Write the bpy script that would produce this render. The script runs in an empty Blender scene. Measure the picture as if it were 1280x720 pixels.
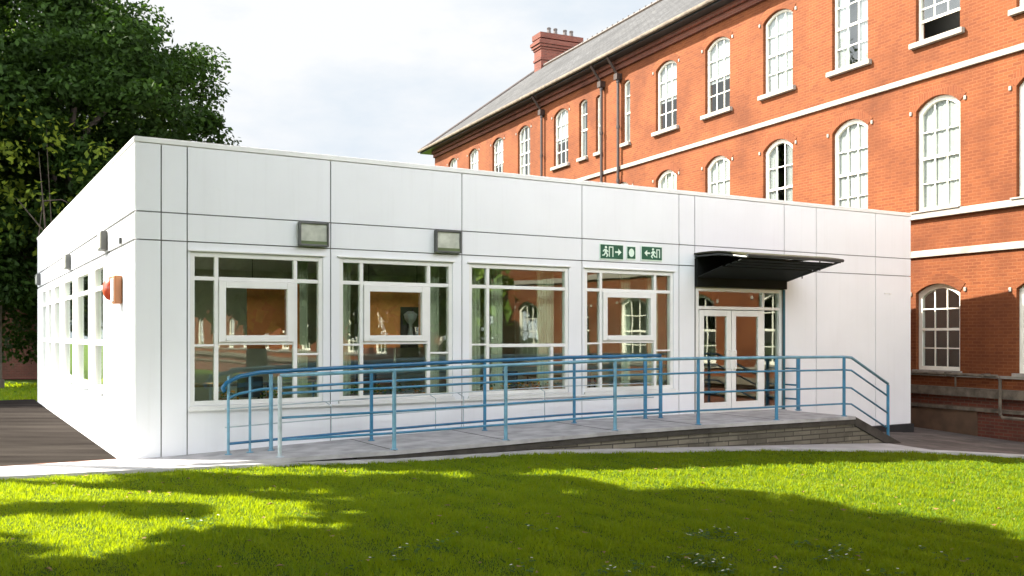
import bpy, math, random
import numpy as np
from mathutils import Vector, Matrix
from mathutils.geometry import tessellate_polygon
random.seed(7); RNG = np.random.default_rng(7)
SC = bpy.context.scene
COL = SC.collection
R = math.radians

# ------------------------------------------------------------------ frames
TH = 0.53457                      # front wall runs away to the right at 30.6 degrees
P1 = Vector((-5.168, 13.156, 0))  # near left corner of the white building
EC, ES = math.cos(TH), math.sin(TH)
def W(s, n, h=0.0):               # building coordinates -> world
    return Vector((P1.x + s*EC - n*ES, P1.y + s*ES + n*EC, h))
def SN(X, Y):
    dx, dy = X-P1.x, Y-P1.y
    return dx*EC+dy*ES, -dx*ES+dy*EC
R0 = Vector((10.37, 22.2, 0)); RA = math.atan2(-0.90603, 0.4232)
def g(X, Y):                      # terrain height: falls gently towards the right
    t = min(max((X-0.3)/10.7, 0), 1)
    return -0.62*t*(1-0.12*math.sin(math.pi*t))

# ------------------------------------------------------------------ tagging
def tag(o, label=None, cat=None, group=None, kind=None):
    if label: o['label'] = label
    if cat: o['category'] = cat
    if group: o['group'] = group
    if kind: o['kind'] = kind
    return o
def empty(name, loc=(0,0,0), rz=0.0, **k):
    o = bpy.data.objects.new(name, None); COL.objects.link(o)
    o.location = loc; o.rotation_euler = (0,0,rz); o.empty_display_size = .2
    return tag(o, **k)
def copy_tree(o, parent=None):
    c = o.copy(); COL.objects.link(c)
    if parent is not None: c.parent = parent
    for ch in list(o.children):
        copy_tree(ch, c)
    return c

class MB:
    def __init__(s): s.v=[]; s.f=[]
    def face(s, pts):
        b=len(s.v); s.v += [tuple(p) for p in pts]; s.f.append(tuple(range(b,b+len(pts)))); return s
    def box(s, x0,x1,y0,y1,z0,z1):
        b=len(s.v)
        s.v += [(x,y,z) for z in (z0,z1) for y in (y0,y1) for x in (x0,x1)]
        for f in ((0,2,3,1),(4,5,7,6),(0,1,5,4),(2,6,7,3),(0,4,6,2),(1,3,7,5)):
            s.f.append(tuple(b+i for i in f))
        return s
    def hexa(s, lo, hi):          # lo, hi: 4 points each (ccw seen from above)
        b=len(s.v); s.v += [tuple(p) for p in lo]+[tuple(p) for p in hi]
        s.f += [(b+3,b+2,b+1,b),(b+4,b+5,b+6,b+7)]
        for i in range(4):
            j=(i+1)%4; s.f.append((b+i,b+j,b+4+j,b+4+i))
        return s
    def tube(s, pts, r, n=8, cap=True, r2=None):
        pts=[Vector(p) for p in pts]; m=len(pts); rings=[]
        prev=None
        for i,p in enumerate(pts):
            d=(pts[min(i+1,m-1)]-pts[max(i-1,0)]).normalized()
            if prev is None:
                a=d.orthogonal().normalized()
            else:
                a=(prev-d*prev.dot(d)).normalized()
            prev=a; bb=d.cross(a)
            rr=r if r2 is None else r+(r2-r)*i/(m-1)
            if not isinstance(rr,float) and hasattr(rr,'__len__'): rr=rr[i]
            b=len(s.v)
            for k in range(n):
                t=2*math.pi*k/n; s.v.append(tuple(p+(a*math.cos(t)+bb*math.sin(t))*rr))
            rings.append(b)
        for i in range(m-1):
            for k in range(n):
                k2=(k+1)%n
                s.f.append((rings[i]+k,rings[i]+k2,rings[i+1]+k2,rings[i+1]+k))
        if cap:
            s.f.append(tuple(rings[0]+k for k in reversed(range(n))))
            s.f.append(tuple(rings[-1]+k for k in range(n)))
        return s
    def lathe(s, prof, c=(0,0,0), n=16):
        b0=len(s.v)
        for (r,z) in prof:
            for k in range(n):
                t=2*math.pi*k/n; s.v.append((c[0]+r*math.cos(t),c[1]+r*math.sin(t),c[2]+z))
        for i in range(len(prof)-1):
            for k in range(n):
                k2=(k+1)%n; a=b0+i*n; s.f.append((a+k,a+k2,a+n+k2,a+n+k))
        s.f.append(tuple(b0+k for k in reversed(range(n))))
        s.f.append(tuple(b0+(len(prof)-1)*n+k for k in range(n)))
        return s
    def plate(s, outer, holes, y, back=None, side=None):
        """flat polygon in the x-z plane at y with holes; side=True adds edges back to y=back"""
        loops=[[Vector((p[0],p[1],0)) for p in L] for L in [outer]+holes]
        tri=tessellate_polygon(loops)
        flat=[p for L in loops for p in L]; b=len(s.v)
        s.v += [(p.x,y,p.y) for p in flat]
        for t in tri:
            a,c,d=[flat[i] for i in t]
            ar=(c.x-a.x)*(d.y-a.y)-(c.y-a.y)*(d.x-a.x)
            if abs(ar)<1e-9: continue
            s.f.append(tuple(b+i for i in (t if ar>0 else (t[0],t[2],t[1]))))
        if back is not None:
            o=0
            for L in loops:
                m=len(L)
                for i in range(m):
                    j=(i+1)%m; p,q=L[i],L[j]
                    s.face([(p.x,y,p.y),(q.x,y,q.y),(q.x,back,q.y),(p.x,back,p.y)])
                o+=m
        return s
    def build(s, name, mat, parent=None, smooth=False, bevel=0.0, **k):
        me=bpy.data.meshes.new(name); me.from_pydata(s.v,[],s.f); me.materials.append(mat)
        o=bpy.data.objects.new(name,me); COL.objects.link(o)
        if parent is not None: o.parent=parent
        if smooth:
            for p in me.polygons: p.use_smooth=True
        if bevel:
            m=o.modifiers.new('Bevel','BEVEL'); m.width=bevel; m.segments=2; m.limit_method='ANGLE'; m.angle_limit=R(40)
        me.update()
        return tag(o,**k)

# ------------------------------------------------------------------ materials
def mat(name, col, rough=.6, var=0.0, scale=3.0, bump=0.0, bscale=40.0, metal=0.0, spec=.5, col2=None, detail=5.0, coord='Object'):
    m=bpy.data.materials.new(name); m.use_nodes=True; N=m.node_tree.nodes; L=m.node_tree.links
    b=N['Principled BSDF']; b.inputs['Roughness'].default_value=rough; b.inputs['Metallic'].default_value=metal
    b.inputs['Specular IOR Level'].default_value=spec
    tc=N.new('ShaderNodeTexCoord')
    nz=N.new('ShaderNodeTexNoise'); nz.inputs['Scale'].default_value=scale; nz.inputs['Detail'].default_value=detail
    L.new(tc.outputs[coord],nz.inputs['Vector'])
    rp=N.new('ShaderNodeValToRGB'); L.new(nz.outputs['Fac'],rp.inputs['Fac'])
    c2=col2 if col2 else tuple(c*(1-var) for c in col); c1=tuple(min(1,c*(1+var*.5)) for c in col) if not col2 else col
    rp.color_ramp.elements[0].position=.32; rp.color_ramp.elements[0].color=(*c2,1)
    rp.color_ramp.elements[1].position=.68; rp.color_ramp.elements[1].color=(*c1,1)
    L.new(rp.outputs['Color'],b.inputs['Base Color'])
    if bump:
        n2=N.new('ShaderNodeTexNoise'); n2.inputs['Scale'].default_value=bscale; n2.inputs['Detail'].default_value=4
        L.new(tc.outputs[coord],n2.inputs['Vector'])
        bp=N.new('ShaderNodeBump'); bp.inputs['Strength'].default_value=bump; bp.inputs['Distance'].default_value=.02
        L.new(n2.outputs['Fac'],bp.inputs['Height']); L.new(bp.outputs['Normal'],b.inputs['Normal'])
    return m
def mixc(N,L,a,b,fac,mode='MIX'):
    x=N.new('ShaderNodeMix'); x.data_type='RGBA'; x.blend_type=mode
    for i,vv in ((6,a),(7,b)):
        if isinstance(vv,tuple): x.inputs[i].default_value=(*vv,1)
        else: L.new(vv,x.inputs[i])
    if isinstance(fac,(int,float)): x.inputs[0].default_value=fac
    else: L.new(fac,x.inputs[0])
    return x.outputs[2]
def noise(N,L,vec,scale,detail=4,rough=.5):
    n=N.new('ShaderNodeTexNoise'); n.inputs['Scale'].default_value=scale; n.inputs['Detail'].default_value=detail; n.inputs['Roughness'].default_value=rough
    L.new(vec,n.inputs['Vector']); return n.outputs['Fac']
def ramp(N,L,fac,p0,p1,c0=(0,0,0),c1=(1,1,1)):
    r=N.new('ShaderNodeValToRGB'); L.new(fac,r.inputs['Fac'])
    r.color_ramp.elements[0].position=p0; r.color_ramp.elements[0].color=(*c0,1)
    r.color_ramp.elements[1].position=p1; r.color_ramp.elements[1].color=(*c1,1)
    return r.outputs['Color']

def brick_mat(name, c1, c2, mortar, bw=.225, bh=.075, ms=.010, rough=.9, stain=.25, stain_col=(.05,.03,.02), vert=True, bump=.35):
    m=bpy.data.materials.new(name); m.use_nodes=True; N=m.node_tree.nodes; L=m.node_tree.links
    b=N['Principled BSDF']; b.inputs['Roughness'].default_value=rough; b.inputs['Specular IOR Level'].default_value=.25
    tc=N.new('ShaderNodeTexCoord'); sp=N.new('ShaderNodeSeparateXYZ'); L.new(tc.outputs['Object'],sp.inputs[0])
    ad=N.new('ShaderNodeMath'); ad.operation='ADD'; L.new(sp.outputs['X'],ad.inputs[0]); L.new(sp.outputs['Y'],ad.inputs[1])
    cb=N.new('ShaderNodeCombineXYZ'); L.new(ad.outputs[0],cb.inputs['X']); L.new(sp.outputs['Z'],cb.inputs['Y'])
    br=N.new('ShaderNodeTexBrick'); L.new(cb.outputs[0],br.inputs['Vector']); br.inputs['Scale'].default_value=1
    br.inputs['Brick Width'].default_value=bw; br.inputs['Row Height'].default_value=bh; br.inputs['Mortar Size'].default_value=ms
    br.inputs['Color1'].default_value=(*c1,1); br.inputs['Color2'].default_value=(*c2,1); br.inputs['Mortar'].default_value=(*mortar,1)
    br.inputs['Bias'].default_value=-.1; br.inputs['Mortar Smooth'].default_value=.2
    v=tc.outputs['Object']
    n1=noise(N,L,v,.55,6,.6); n2=noise(N,L,v,9,3,.6)
    c=mixc(N,L,br.outputs['Color'],tuple(x*.62 for x in c2),ramp(N,L,n1,.42,.66),'MIX')
    # keep the courses readable: mix the tonal map back at partial strength
    c=mixc(N,L,br.outputs['Color'],c,.75)
    c=mixc(N,L,c,tuple(min(1,x*1.25) for x in c1),ramp(N,L,n2,.62,.85))
    st=noise(N,L,v,1.3,8,.7)
    sm=ramp(N,L,st,.56,.78)
    mu=N.new('ShaderNodeMath'); mu.operation='MULTIPLY'; L.new(sm,mu.inputs[0]); mu.inputs[1].default_value=stain
    c=mixc(N,L,c,stain_col,mu.outputs[0])
    L.new(c,b.inputs['Base Color'])
    bp=N.new('ShaderNodeBump'); bp.inputs['Strength'].default_value=bump; bp.inputs['Distance'].default_value=.012; bp.invert=True
    hh=N.new('ShaderNodeMath'); hh.operation='ADD'; L.new(br.outputs['Fac'],hh.inputs[0]); L.new(n2,hh.inputs[1])
    L.new(hh.outputs[0],bp.inputs['Height']); L.new(bp.outputs['Normal'],b.inputs['Normal'])
    return m
def leaf_mat(name, c1, c2, trans, tw=.45, scale=.6, rough=.65, spec=.12):
    m=bpy.data.materials.new(name); m.use_nodes=True; N=m.node_tree.nodes; L=m.node_tree.links
    for n in list(N): N.remove(n)
    out=N.new('ShaderNodeOutputMaterial'); tc=N.new('ShaderNodeTexCoord')
    geo=N.new('ShaderNodeNewGeometry')
    n1=noise(N,L,tc.outputs['Object'],scale,4,.65)
    c=mixc(N,L,c1,c2,ramp(N,L,n1,.35,.65))
    c=mixc(N,L,c,tuple(min(1,x*1.7) for x in c2),ramp(N,L,geo.outputs['Random Per Island'],.55,1.0,(0,0,0),(.8,.8,.8)))
    p=N.new('ShaderNodeBsdfPrincipled'); p.inputs['Roughness'].default_value=rough; p.inputs['Specular IOR Level'].default_value=spec
    L.new(c,p.inputs['Base Color'])
    t=N.new('ShaderNodeBsdfTranslucent'); ct=mixc(N,L,c,trans,.6); L.new(ct,t.inputs['Color'])
    mx=N.new('ShaderNodeMixShader'); mx.inputs[0].default_value=tw
    L.new(p.outputs[0],mx.inputs[1]); L.new(t.outputs[0],mx.inputs[2]); L.new(mx.outputs[0],out.inputs['Surface'])
    return m
def glass_mat(name, tint, refl=.2, rough=.01, wave=.0):
    m=bpy.data.materials.new(name); m.use_nodes=True; N=m.node_tree.nodes; L=m.node_tree.links
    for n in list(N): N.remove(n)
    out=N.new('ShaderNodeOutputMaterial')
    lw=N.new('ShaderNodeLayerWeight'); lw.inputs['Blend'].default_value=.5
    pw_=N.new('ShaderNodeMath'); pw_.operation='POWER'; L.new(lw.outputs['Facing'],pw_.inputs[0]); pw_.inputs[1].default_value=4.0
    ma=N.new('ShaderNodeMath'); ma.operation='MULTIPLY_ADD'; L.new(pw_.outputs[0],ma.inputs[0]); ma.inputs[1].default_value=1-refl; ma.inputs[2].default_value=refl; ma.use_clamp=True
    tr=N.new('ShaderNodeBsdfTransparent'); tr.inputs['Color'].default_value=(*tint,1)
    gl=N.new('ShaderNodeBsdfGlossy'); gl.inputs['Roughness'].default_value=rough; gl.inputs['Color'].default_value=(.96,1,.97,1)
    if wave:
        tc=N.new('ShaderNodeTexCoord'); nz=noise(N,L,tc.outputs['Object'],1.6,1,.4)
        bp=N.new('ShaderNodeBump'); bp.inputs['Strength'].default_value=wave; bp.inputs['Distance'].default_value=.02; L.new(nz,bp.inputs['Height'])
        L.new(bp.outputs['Normal'],gl.inputs['Normal'])
    mx=N.new('ShaderNodeMixShader'); L.new(ma.outputs[0],mx.inputs[0]); L.new(tr.outputs[0],mx.inputs[1]); L.new(gl.outputs[0],mx.inputs[2])
    L.new(mx.outputs[0],out.inputs['Surface'])
    return m

M={}
M['clad']=mat('white_cladding',(.81,.825,.86),rough=.28,var=.035,scale=.9,spec=.5,bump=.02,bscale=1.2)
def streaks(m,amount=.10):
    N=m.node_tree.nodes; L=m.node_tree.links; b=N['Principled BSDF']; src=b.inputs['Base Color'].links[0].from_socket
    tc=N.new('ShaderNodeTexCoord'); mp=N.new('ShaderNodeMapping'); mp.inputs['Scale'].default_value=(9,9,.45); L.new(tc.outputs['Object'],mp.inputs['Vector'])
    f=ramp(N,L,noise(N,L,mp.outputs[0],1.0,5,.6),.52,.80,(0,0,0),(amount,)*3)
    c=mixc(N,L,src,(.42,.41,.37),f)
    mp2=N.new('ShaderNodeMapping'); mp2.inputs['Scale'].default_value=(1,1,1); L.new(tc.outputs['Object'],mp2.inputs['Vector'])
    c=mixc(N,L,c,(.45,.44,.40),ramp(N,L,noise(N,L,mp2.outputs[0],2.3,9,.75),.62,.80,(0,0,0),(amount*1.3,)*3))
    L.new(c,b.inputs['Base Color'])
streaks(M['clad'],.09); 
M['gap']=mat('joint_dark',(.20,.20,.20),rough=.9)
M['white']=mat('white_frame',(.80,.80,.78),rough=.35,var=.03,scale=5)
M['cap']=mat('roof_trim',(.80,.80,.79),rough=.4,var=.06,scale=2)
M['roof']=mat('flat_roof_felt',(.22,.22,.22),rough=.9,var=.2)
M['plinth']=mat('black_plinth',(.018,.018,.02),rough=.7,var=.3)
M['int_wall']=mat('interior_wall',(.62,.64,.54),rough=.8,var=.08)
M['int_ceil']=mat('interior_ceiling',(.75,.76,.70),rough=.8,var=.05)
M['int_floor']=mat('interior_floor',(.10,.075,.05),rough=.35,var=.2)
M['glass']=glass_mat('window_glass',(.91,.95,.90),refl=.12,wave=.05)
M['oldglass']=glass_mat('sash_glass',(.82,.86,.84),refl=.15,wave=.12)
M['blue']=mat('blue_rail_paint',(.032,.19,.34),rough=.32,var=.22,scale=6,spec=.6)
M['teal']=mat('dark_teal_paint',(.02,.13,.18),rough=.5,var=.2)
M['ventframe']=mat('vent_frame',(.11,.115,.11),rough=.5,var=.3)
M['bluedeep']=mat('deep_blue_handrail_paint',(.008,.125,.27),rough=.3,var=.2,scale=6,spec=.6)
M['pale']=mat('pale_reflected_light_paint',(.42,.49,.53),rough=.4,var=.2,scale=9)  # sun glare on left posts and mirrored rails, painted as a pale tone
M['blue2']=mat('sun_glare_blue_paint',(.14,.32,.44),rough=.35,var=.25,scale=7,spec=.6)  # lighter copy of the rail blue, sun glare painted in
M['dark']=mat('dark_metal',(.022,.026,.028),rough=.4,var=.3,scale=8)
M['pipe']=mat('pipe_paint',(.035,.022,.018),rough=.45,var=.3,scale=8)
M['brick']=brick_mat('red_brick',(.155,.044,.012),(.115,.030,.009),(.17,.060,.022),stain=.22,stain_col=(.20,.06,.03))
M['arch']=brick_mat('arch_brick',(.145,.040,.013),(.115,.030,.010),(.16,.055,.02),bw=.075,bh=.24,stain=.1)
M['basebrick']=brick_mat('base_brick',(.14,.040,.022),(.095,.030,.02),(.12,.07,.05),stain=.5,stain_col=(.03,.02,.02))
M['chimbrick']=brick_mat('chimney_brick',(.13,.034,.022),(.085,.025,.018),(.10,.055,.04),stain=.6,stain_col=(.06,.035,.03))
M['darkbrick']=brick_mat('old_brick',(.085,.026,.018),(.055,.02,.014),(.08,.045,.03),stain=.3)
M['stone']=mat('pale_stone',(.25,.222,.19),rough=.8,var=.28,scale=4,bump=.15,bscale=30)
M['sash']=mat('sash_paint',(.78,.75,.66),rough=.45,var=.08,scale=4)
M['blind']=mat('window_blind',(.36,.37,.37),rough=.85,var=.06,scale=3)
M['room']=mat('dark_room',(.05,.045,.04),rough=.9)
M['ledge']=mat('weathered_ledge',(.115,.09,.065),rough=.9,var=.5,scale=5,bump=.4,bscale=20)
M['timber']=mat('reflection_board',(.44,.14,.04),rough=.8,var=.12,scale=12)  # brown of the brick reflection board, reused on the house door
M['concrete']=mat('concrete',(.46,.45,.45),spec=.2,rough=.85,var=.18,scale=2.2,bump=.12,bscale=60,detail=8)
M['deck']=mat('ramp_deck',(.43,.42,.43),spec=.2,rough=.8,var=.30,scale=3.5,bump=.1,bscale=70,detail=8)
M['coping']=mat('dark_coping',(.045,.040,.034),rough=.8,var=.4,scale=6,bump=.2,bscale=30)
M['flank']=brick_mat('flank_block',(.23,.21,.165),(.115,.105,.082),(.055,.05,.042),bw=.44,bh=.085,ms=.010,stain=.95,stain_col=(.035,.035,.028),bump=.8)
M['alarm']=mat('alarm_red',(.42,.060,.025),rough=.3,var=.1)
M['alarm2']=mat('alarm_brown',(.33,.13,.05),rough=.35,var=.1)
M['ventface']=mat('vent_face',(.55,.57,.50),rough=.25,var=.3,scale=6)
M['ventlip']=mat('vent_lip',(.10,.14,.05),rough=.5,var=.2)
M['cellar']=mat('cellar_boarding',(.10,.055,.03),rough=.8,var=.3,scale=3)
M['reflect_orange']=mat('orange_reflection',(.62,.24,.07),rough=.8,var=.12,scale=12)  # orange of the sunlit brick mirrored in the second window
M['bark']=mat('bark',(.055,.042,.03),rough=.95,var=.5,scale=5,bump=.8,bscale=12)
M['curtain']=mat('curtain_cloth',(.74,.77,.64),rough=.9,var=.12,scale=3)
M['wood']=mat('desk_wood',(.33,.19,.09),rough=.4,var=.25,scale=4)
M['chair']=mat('chair_shell',(.05,.07,.10),rough=.5,var=.2)
M['pot']=mat('terracotta',(.35,.14,.07),rough=.8,var=.2)
M['flower']=mat('orange_petal',(.75,.30,.03),rough=.6,var=.4,scale=20)
M['potleaf']=leaf_mat('pot_leaf',(.05,.11,.02),(.08,.16,.03),(.2,.35,.05),tw=.3)
M['door_gap']=mat('rubber_seal',(.03,.03,.03),rough=.7)

# slate roof
def slate():
    m=brick_mat('slate',(.062,.063,.066),(.040,.041,.044),(.02,.02,.02),bw=.30,bh=.17,ms=.010,stain=.25,stain_col=(.12,.115,.10),bump=.6)
    return m
M['slate']=slate()
# asphalt with long darker streaks
def asphalt():
    m=bpy.data.materials.new('asphalt'); m.use_nodes=True; N=m.node_tree.nodes; L=m.node_tree.links
    b=N['Principled BSDF']; b.inputs['Roughness'].default_value=.95; b.inputs['Specular IOR Level'].default_value=.0
    tc=N.new('ShaderNodeTexCoord'); mp=N.new('ShaderNodeMapping'); mp.inputs['Scale'].default_value=(.25,1.6,1); L.new(tc.outputs['Object'],mp.inputs['Vector'])
    a=noise(N,L,mp.outputs[0],1.2,6,.6); f=noise(N,L,tc.outputs['Object'],90,3,.7)
    c=mixc(N,L,(.016,.014,.013),(.034,.030,.027),ramp(N,L,a,.35,.7))
    c=mixc(N,L,c,(.06,.05,.045),ramp(N,L,f,.60,.75,(0,0,0),(.5,.5,.5)))
    L.new(c,b.inputs['Base Color'])
    bp=N.new('ShaderNodeBump'); bp.inputs['Strength'].default_value=.4; bp.inputs['Distance'].default_value=.01; L.new(f,bp.inputs['Height']); L.new(bp.outputs[0],b.inputs['Normal'])
    return m
M['asphalt']=asphalt()
def paving():
    m=bpy.data.materials.new('slab_paving'); m.use_nodes=True; N=m.node_tree.nodes; L=m.node_tree.links
    b=N['Principled BSDF']; b.inputs['Roughness'].default_value=.8; b.inputs['Specular IOR Level'].default_value=.2
    tc=N.new('ShaderNodeTexCoord'); mp=N.new('ShaderNodeMapping'); mp.inputs['Rotation'].default_value=(0,0,-.15); L.new(tc.outputs['Object'],mp.inputs['Vector'])
    br=N.new('ShaderNodeTexBrick'); L.new(mp.outputs[0],br.inputs['Vector']); br.inputs['Scale'].default_value=1
    br.inputs['Brick Width'].default_value=.9; br.inputs['Row Height'].default_value=.45; br.inputs['Mortar Size'].default_value=.014
    br.inputs['Color1'].default_value=(.13,.11,.10,1); br.inputs['Color2'].default_value=(.075,.065,.06,1); br.inputs['Mortar'].default_value=(.04,.035,.03,1)
    a=noise(N,L,tc.outputs['Object'],2.5,7,.65)
    c=mixc(N,L,br.outputs['Color'],(.20,.18,.165),ramp(N,L,a,.5,.72,(0,0,0),(.6,.6,.6)))
    c=mixc(N,L,c,(.05,.04,.035),ramp(N,L,noise(N,L,tc.outputs['Object'],.9,5,.6),.55,.75,(0,0,0),(.8,.8,.8)))
    L.new(c,b.inputs['Base Color'])
    return m
M['paving']=paving()
def lawnmat():
    m=bpy.data.materials.new('lawn_soil'); m.use_nodes=True; N=m.node_tree.nodes; L=m.node_tree.links
    b=N['Principled BSDF']; b.inputs['Roughness'].default_value=.95; b.inputs['Specular IOR Level'].default_value=.1
    tc=N.new('ShaderNodeTexCoord'); v=tc.outputs['Object']
    c=mixc(N,L,(.032,.075,.005),(.065,.10,.006),ramp(N,L,noise(N,L,v,1.1,6,.6),.35,.65))
    c=mixc(N,L,c,(.05,.045,.02),ramp(N,L,noise(N,L,v,26,4,.7),.55,.8))
    L.new(c,b.inputs['Base Color'])
    bp=N.new('ShaderNodeBump'); bp.inputs['Strength'].default_value=.8; bp.inputs['Distance'].default_value=.05; L.new(noise(N,L,v,30,4,.8),bp.inputs['Height']); L.new(bp.outputs[0],b.inputs['Normal'])
    return m
M['lawn']=lawnmat()
def grassmat():
    m=bpy.data.materials.new('grass_blade'); m.use_nodes=True; N=m.node_tree.nodes; L=m.node_tree.links
    for n in list(N): N.remove(n)
    out=N.new('ShaderNodeOutputMaterial'); tc=N.new('ShaderNodeTexCoord'); geo=N.new('ShaderNodeNewGeometry'); v=tc.outputs['Object']
    c=mixc(N,L,(.028,.105,.004),(.100,.170,.004),ramp(N,L,noise(N,L,v,1.0,5,.6),.35,.65))
    c=mixc(N,L,c,(.18,.23,.012),ramp(N,L,noise(N,L,v,7,4,.7),.48,.72,(0,0,0),(.6,.6,.6)))
    c=mixc(N,L,c,(.18,.17,.05),ramp(N,L,geo.outputs['Random Per Island'],.86,.98,(0,0,0),(.7,.7,.7)))
    p=N.new('ShaderNodeBsdfPrincipled'); p.inputs['Roughness'].default_value=.6; p.inputs['Specular IOR Level'].default_value=.2; L.new(c,p.inputs['Base Color'])
    t=N.new('ShaderNodeBsdfTranslucent'); L.new(mixc(N,L,c,(.50,.60,.004),.80),t.inputs['Color'])
    mx=N.new('ShaderNodeMixShader'); mx.inputs[0].default_value=.42
    L.new(p.outputs[0],mx.inputs[1]); L.new(t.outputs[0],mx.inputs[2]); L.new(mx.outputs[0],out.inputs['Surface'])
    return m
M['grass']=grassmat()

# ------------------------------------------------------------------ setting: ground
LAWN=[(-30,-.95),(-1.67,-.88),(-.19,-1.10),(1.36,-1.36),(3.04,-1.84),(5.02,-2.02),(7.3,-2.12),(9.8,-2.25),(12.45,-2.85),(14.56,-3.74),(20,-6.3),(30,-11.2)]
def lawn_n(s):
    for (a,na),(b,nb) in zip(LAWN,LAWN[1:]):
        if a<=s<=b: return na+(nb-na)*(s-a)/(b-a)
    return LAWN[0][1] if s<LAWN[0][0] else LAWN[-1][1]
def ground_h(X,Y):
    s,n=SN(X,Y); h=g(X,Y)-.045
    k=0
    if s<16.4 and n>-.55: k=min(1,(n+.55)/.5)
    if s<-.0 or n>0: h=h*(1-k)+(-.235)*k if X<0 else h-.15*k
    return h
def grid_axis():
    near=[i*.5 for i in range(-60,61)]
    far=[-400,-260,-160,-100,-70,-50,-38]
    return far+near+[-a for a in reversed(far)]
xs=[x+0 for x in grid_axis()]; ys=[y+14 for y in grid_axis()]
gm=MB(); gm.v=[(x,y,ground_h(x,y)) for y in ys for x in xs]; nx=len(xs)
gm.f=[(j*nx+i,j*nx+i+1,(j+1)*nx+i+1,(j+1)*nx+i) for j in range(len(ys)-1) for i in range(nx-1)]
gm.build('ground',M['lawn'],kind='structure',smooth=True)

def strip(name, mat_, s0, s1, outer, inner, dz, step=.4, across=6, skirt=.3, zf=None):
    mb=MB(); n=max(2,int((s1-s0)/step)); rows=[]
    for i in range(n+1):
        s=s0+(s1-s0)*i/n; a,b=outer(s),inner(s); row=[]
        for k in range(across+1):
            nn=a+(b-a)*k/across; p=W(s,nn); z=(zf(s,nn) if zf else g(p.x,p.y)+dz); row.append(len(mb.v)); mb.v.append((p.x,p.y,z))
        rows.append(row)
    for i in range(n):
        for k in range(across):
            mb.f.append((rows[i][k],rows[i+1][k],rows[i+1][k+1],rows[i][k+1]))
    def side(idx):
        b=len(mb.v)
        for q in idx: x,y,z=mb.v[q]; mb.v.append((x,y,z-skirt))
        for i in range(len(idx)-1): mb.f.append((idx[i],b+i,b+i+1,idx[i+1]))
    side([r[0] for r in rows]); side([r[-1] for r in reversed(rows)]); side(list(reversed(rows[0]))); side(rows[-1])
    return mb.build(name,mat_,kind='structure')
strip('pavement',M['concrete'],-25,13.2,lambda s:lawn_n(s),lambda s:.13 if s<-.01 else 0.02,.0,step=.25)
strip('pavement_edge',M['concrete'],13.2,30,lambda s:lawn_n(s),lambda s:lawn_n(s)+.28,.006,across=2)
strip('paving',M['paving'],13.2,30,lambda s:lawn_n(s)+.29,lambda s:0.0 if s<16.4 else 16.5,.0,across=12,skirt=.2)
# brick kerb strip between pavement and car park
kb=M['brick']
strip('kerb',kb,-25,-.02,lambda s:.135,lambda s:.26,.0,across=1,skirt=.25,zf=lambda s,n:-.008)
strip('asphalt',M['asphalt'],-40,0.0,lambda s:.262,lambda s:17.2+(.25*s if s<0 else 0)*0,0,across=20,step=1.0,skirt=.1,zf=lambda s,n:-.165)

# ------------------------------------------------------------------ white building
B=empty('pavilion',P1,TH,label='long single-storey white panelled building with flat roof beside the lawn',cat='building')
L1,L2,H=16.39,15.96,4.36
H1,H2=3.41,3.02
WB=-.62
wins=[(.73,2.68),(2.94,4.88),(5.18,7.16),(7.50,9.53)]
WZ0,WZ1=.70,2.88
DX0,DX1,DZ0,DZ1=10.09,12.38,.20,2.62
vert=[0,.34,.69,2.8,5.05,7.44,9.66,10.05,12.43,13.36,15.21,L1]
JG=.009
def panel(mb,x0,x1,z0,z1,hole=None,y=-.004):
    a,b,c,d=x0+JG,x1-JG,z0+JG,z1-JG
    if x0==0: a=0
    if x1==L1: b=L1
    mb.plate([(a,c),(b,c),(b,d),(a,d)],[hole] if hole else [],y,back=y+.05)
fc=MB()
for a,b in zip(vert,vert[1:]):
    if b in (12.43,) and False: pass
    panel(fc,a,b,H1,H)
    if not (a==10.05): panel(fc,a,b,H2,H1)
    else: fc.plate([(a+JG,3.16),(b-JG,3.16),(b-JG,H1-JG),(a+JG,H1-JG)],[],-.004,back=.046)
    hole=None
    for (p,q) in wins:
        if a<p and q<b: hole=[(p,WZ0),(q,WZ0),(q,WZ1),(p,WZ1)]
    if a==10.05: continue
    panel(fc,a,b,(-.28 if a>=12.43 else WB),H2,hole)
fc.build('front_cladding',M['clad'],B)
bk=MB()   # dark backing seen in the joints
holes=[[(p-.01,WZ0-.01),(q+.01,WZ0-.01),(q+.01,WZ1+.01),(p-.01,WZ1+.01)] for p,q in wins]
# door reaches floor: keep as a hole with a threshold
holes.append([(DX0,DZ0),(DX1,DZ0),(DX1,DZ1),(DX0,DZ1)])
bk.plate([(0.02,WB),(L1-.02,WB),(L1-.02,H-.02),(0.02,H-.02)],holes,.02,back=.24)
bk.build('wall_core',M['gap'],B)
# inner lining of the front wall
lin=MB(); lin.plate([(0.05,.1),(L1-.05,.1),(L1-.05,3.1),(0.05,3.1)],holes,.26)
lin.build('inner_lining',M['int_wall'],B)
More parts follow.
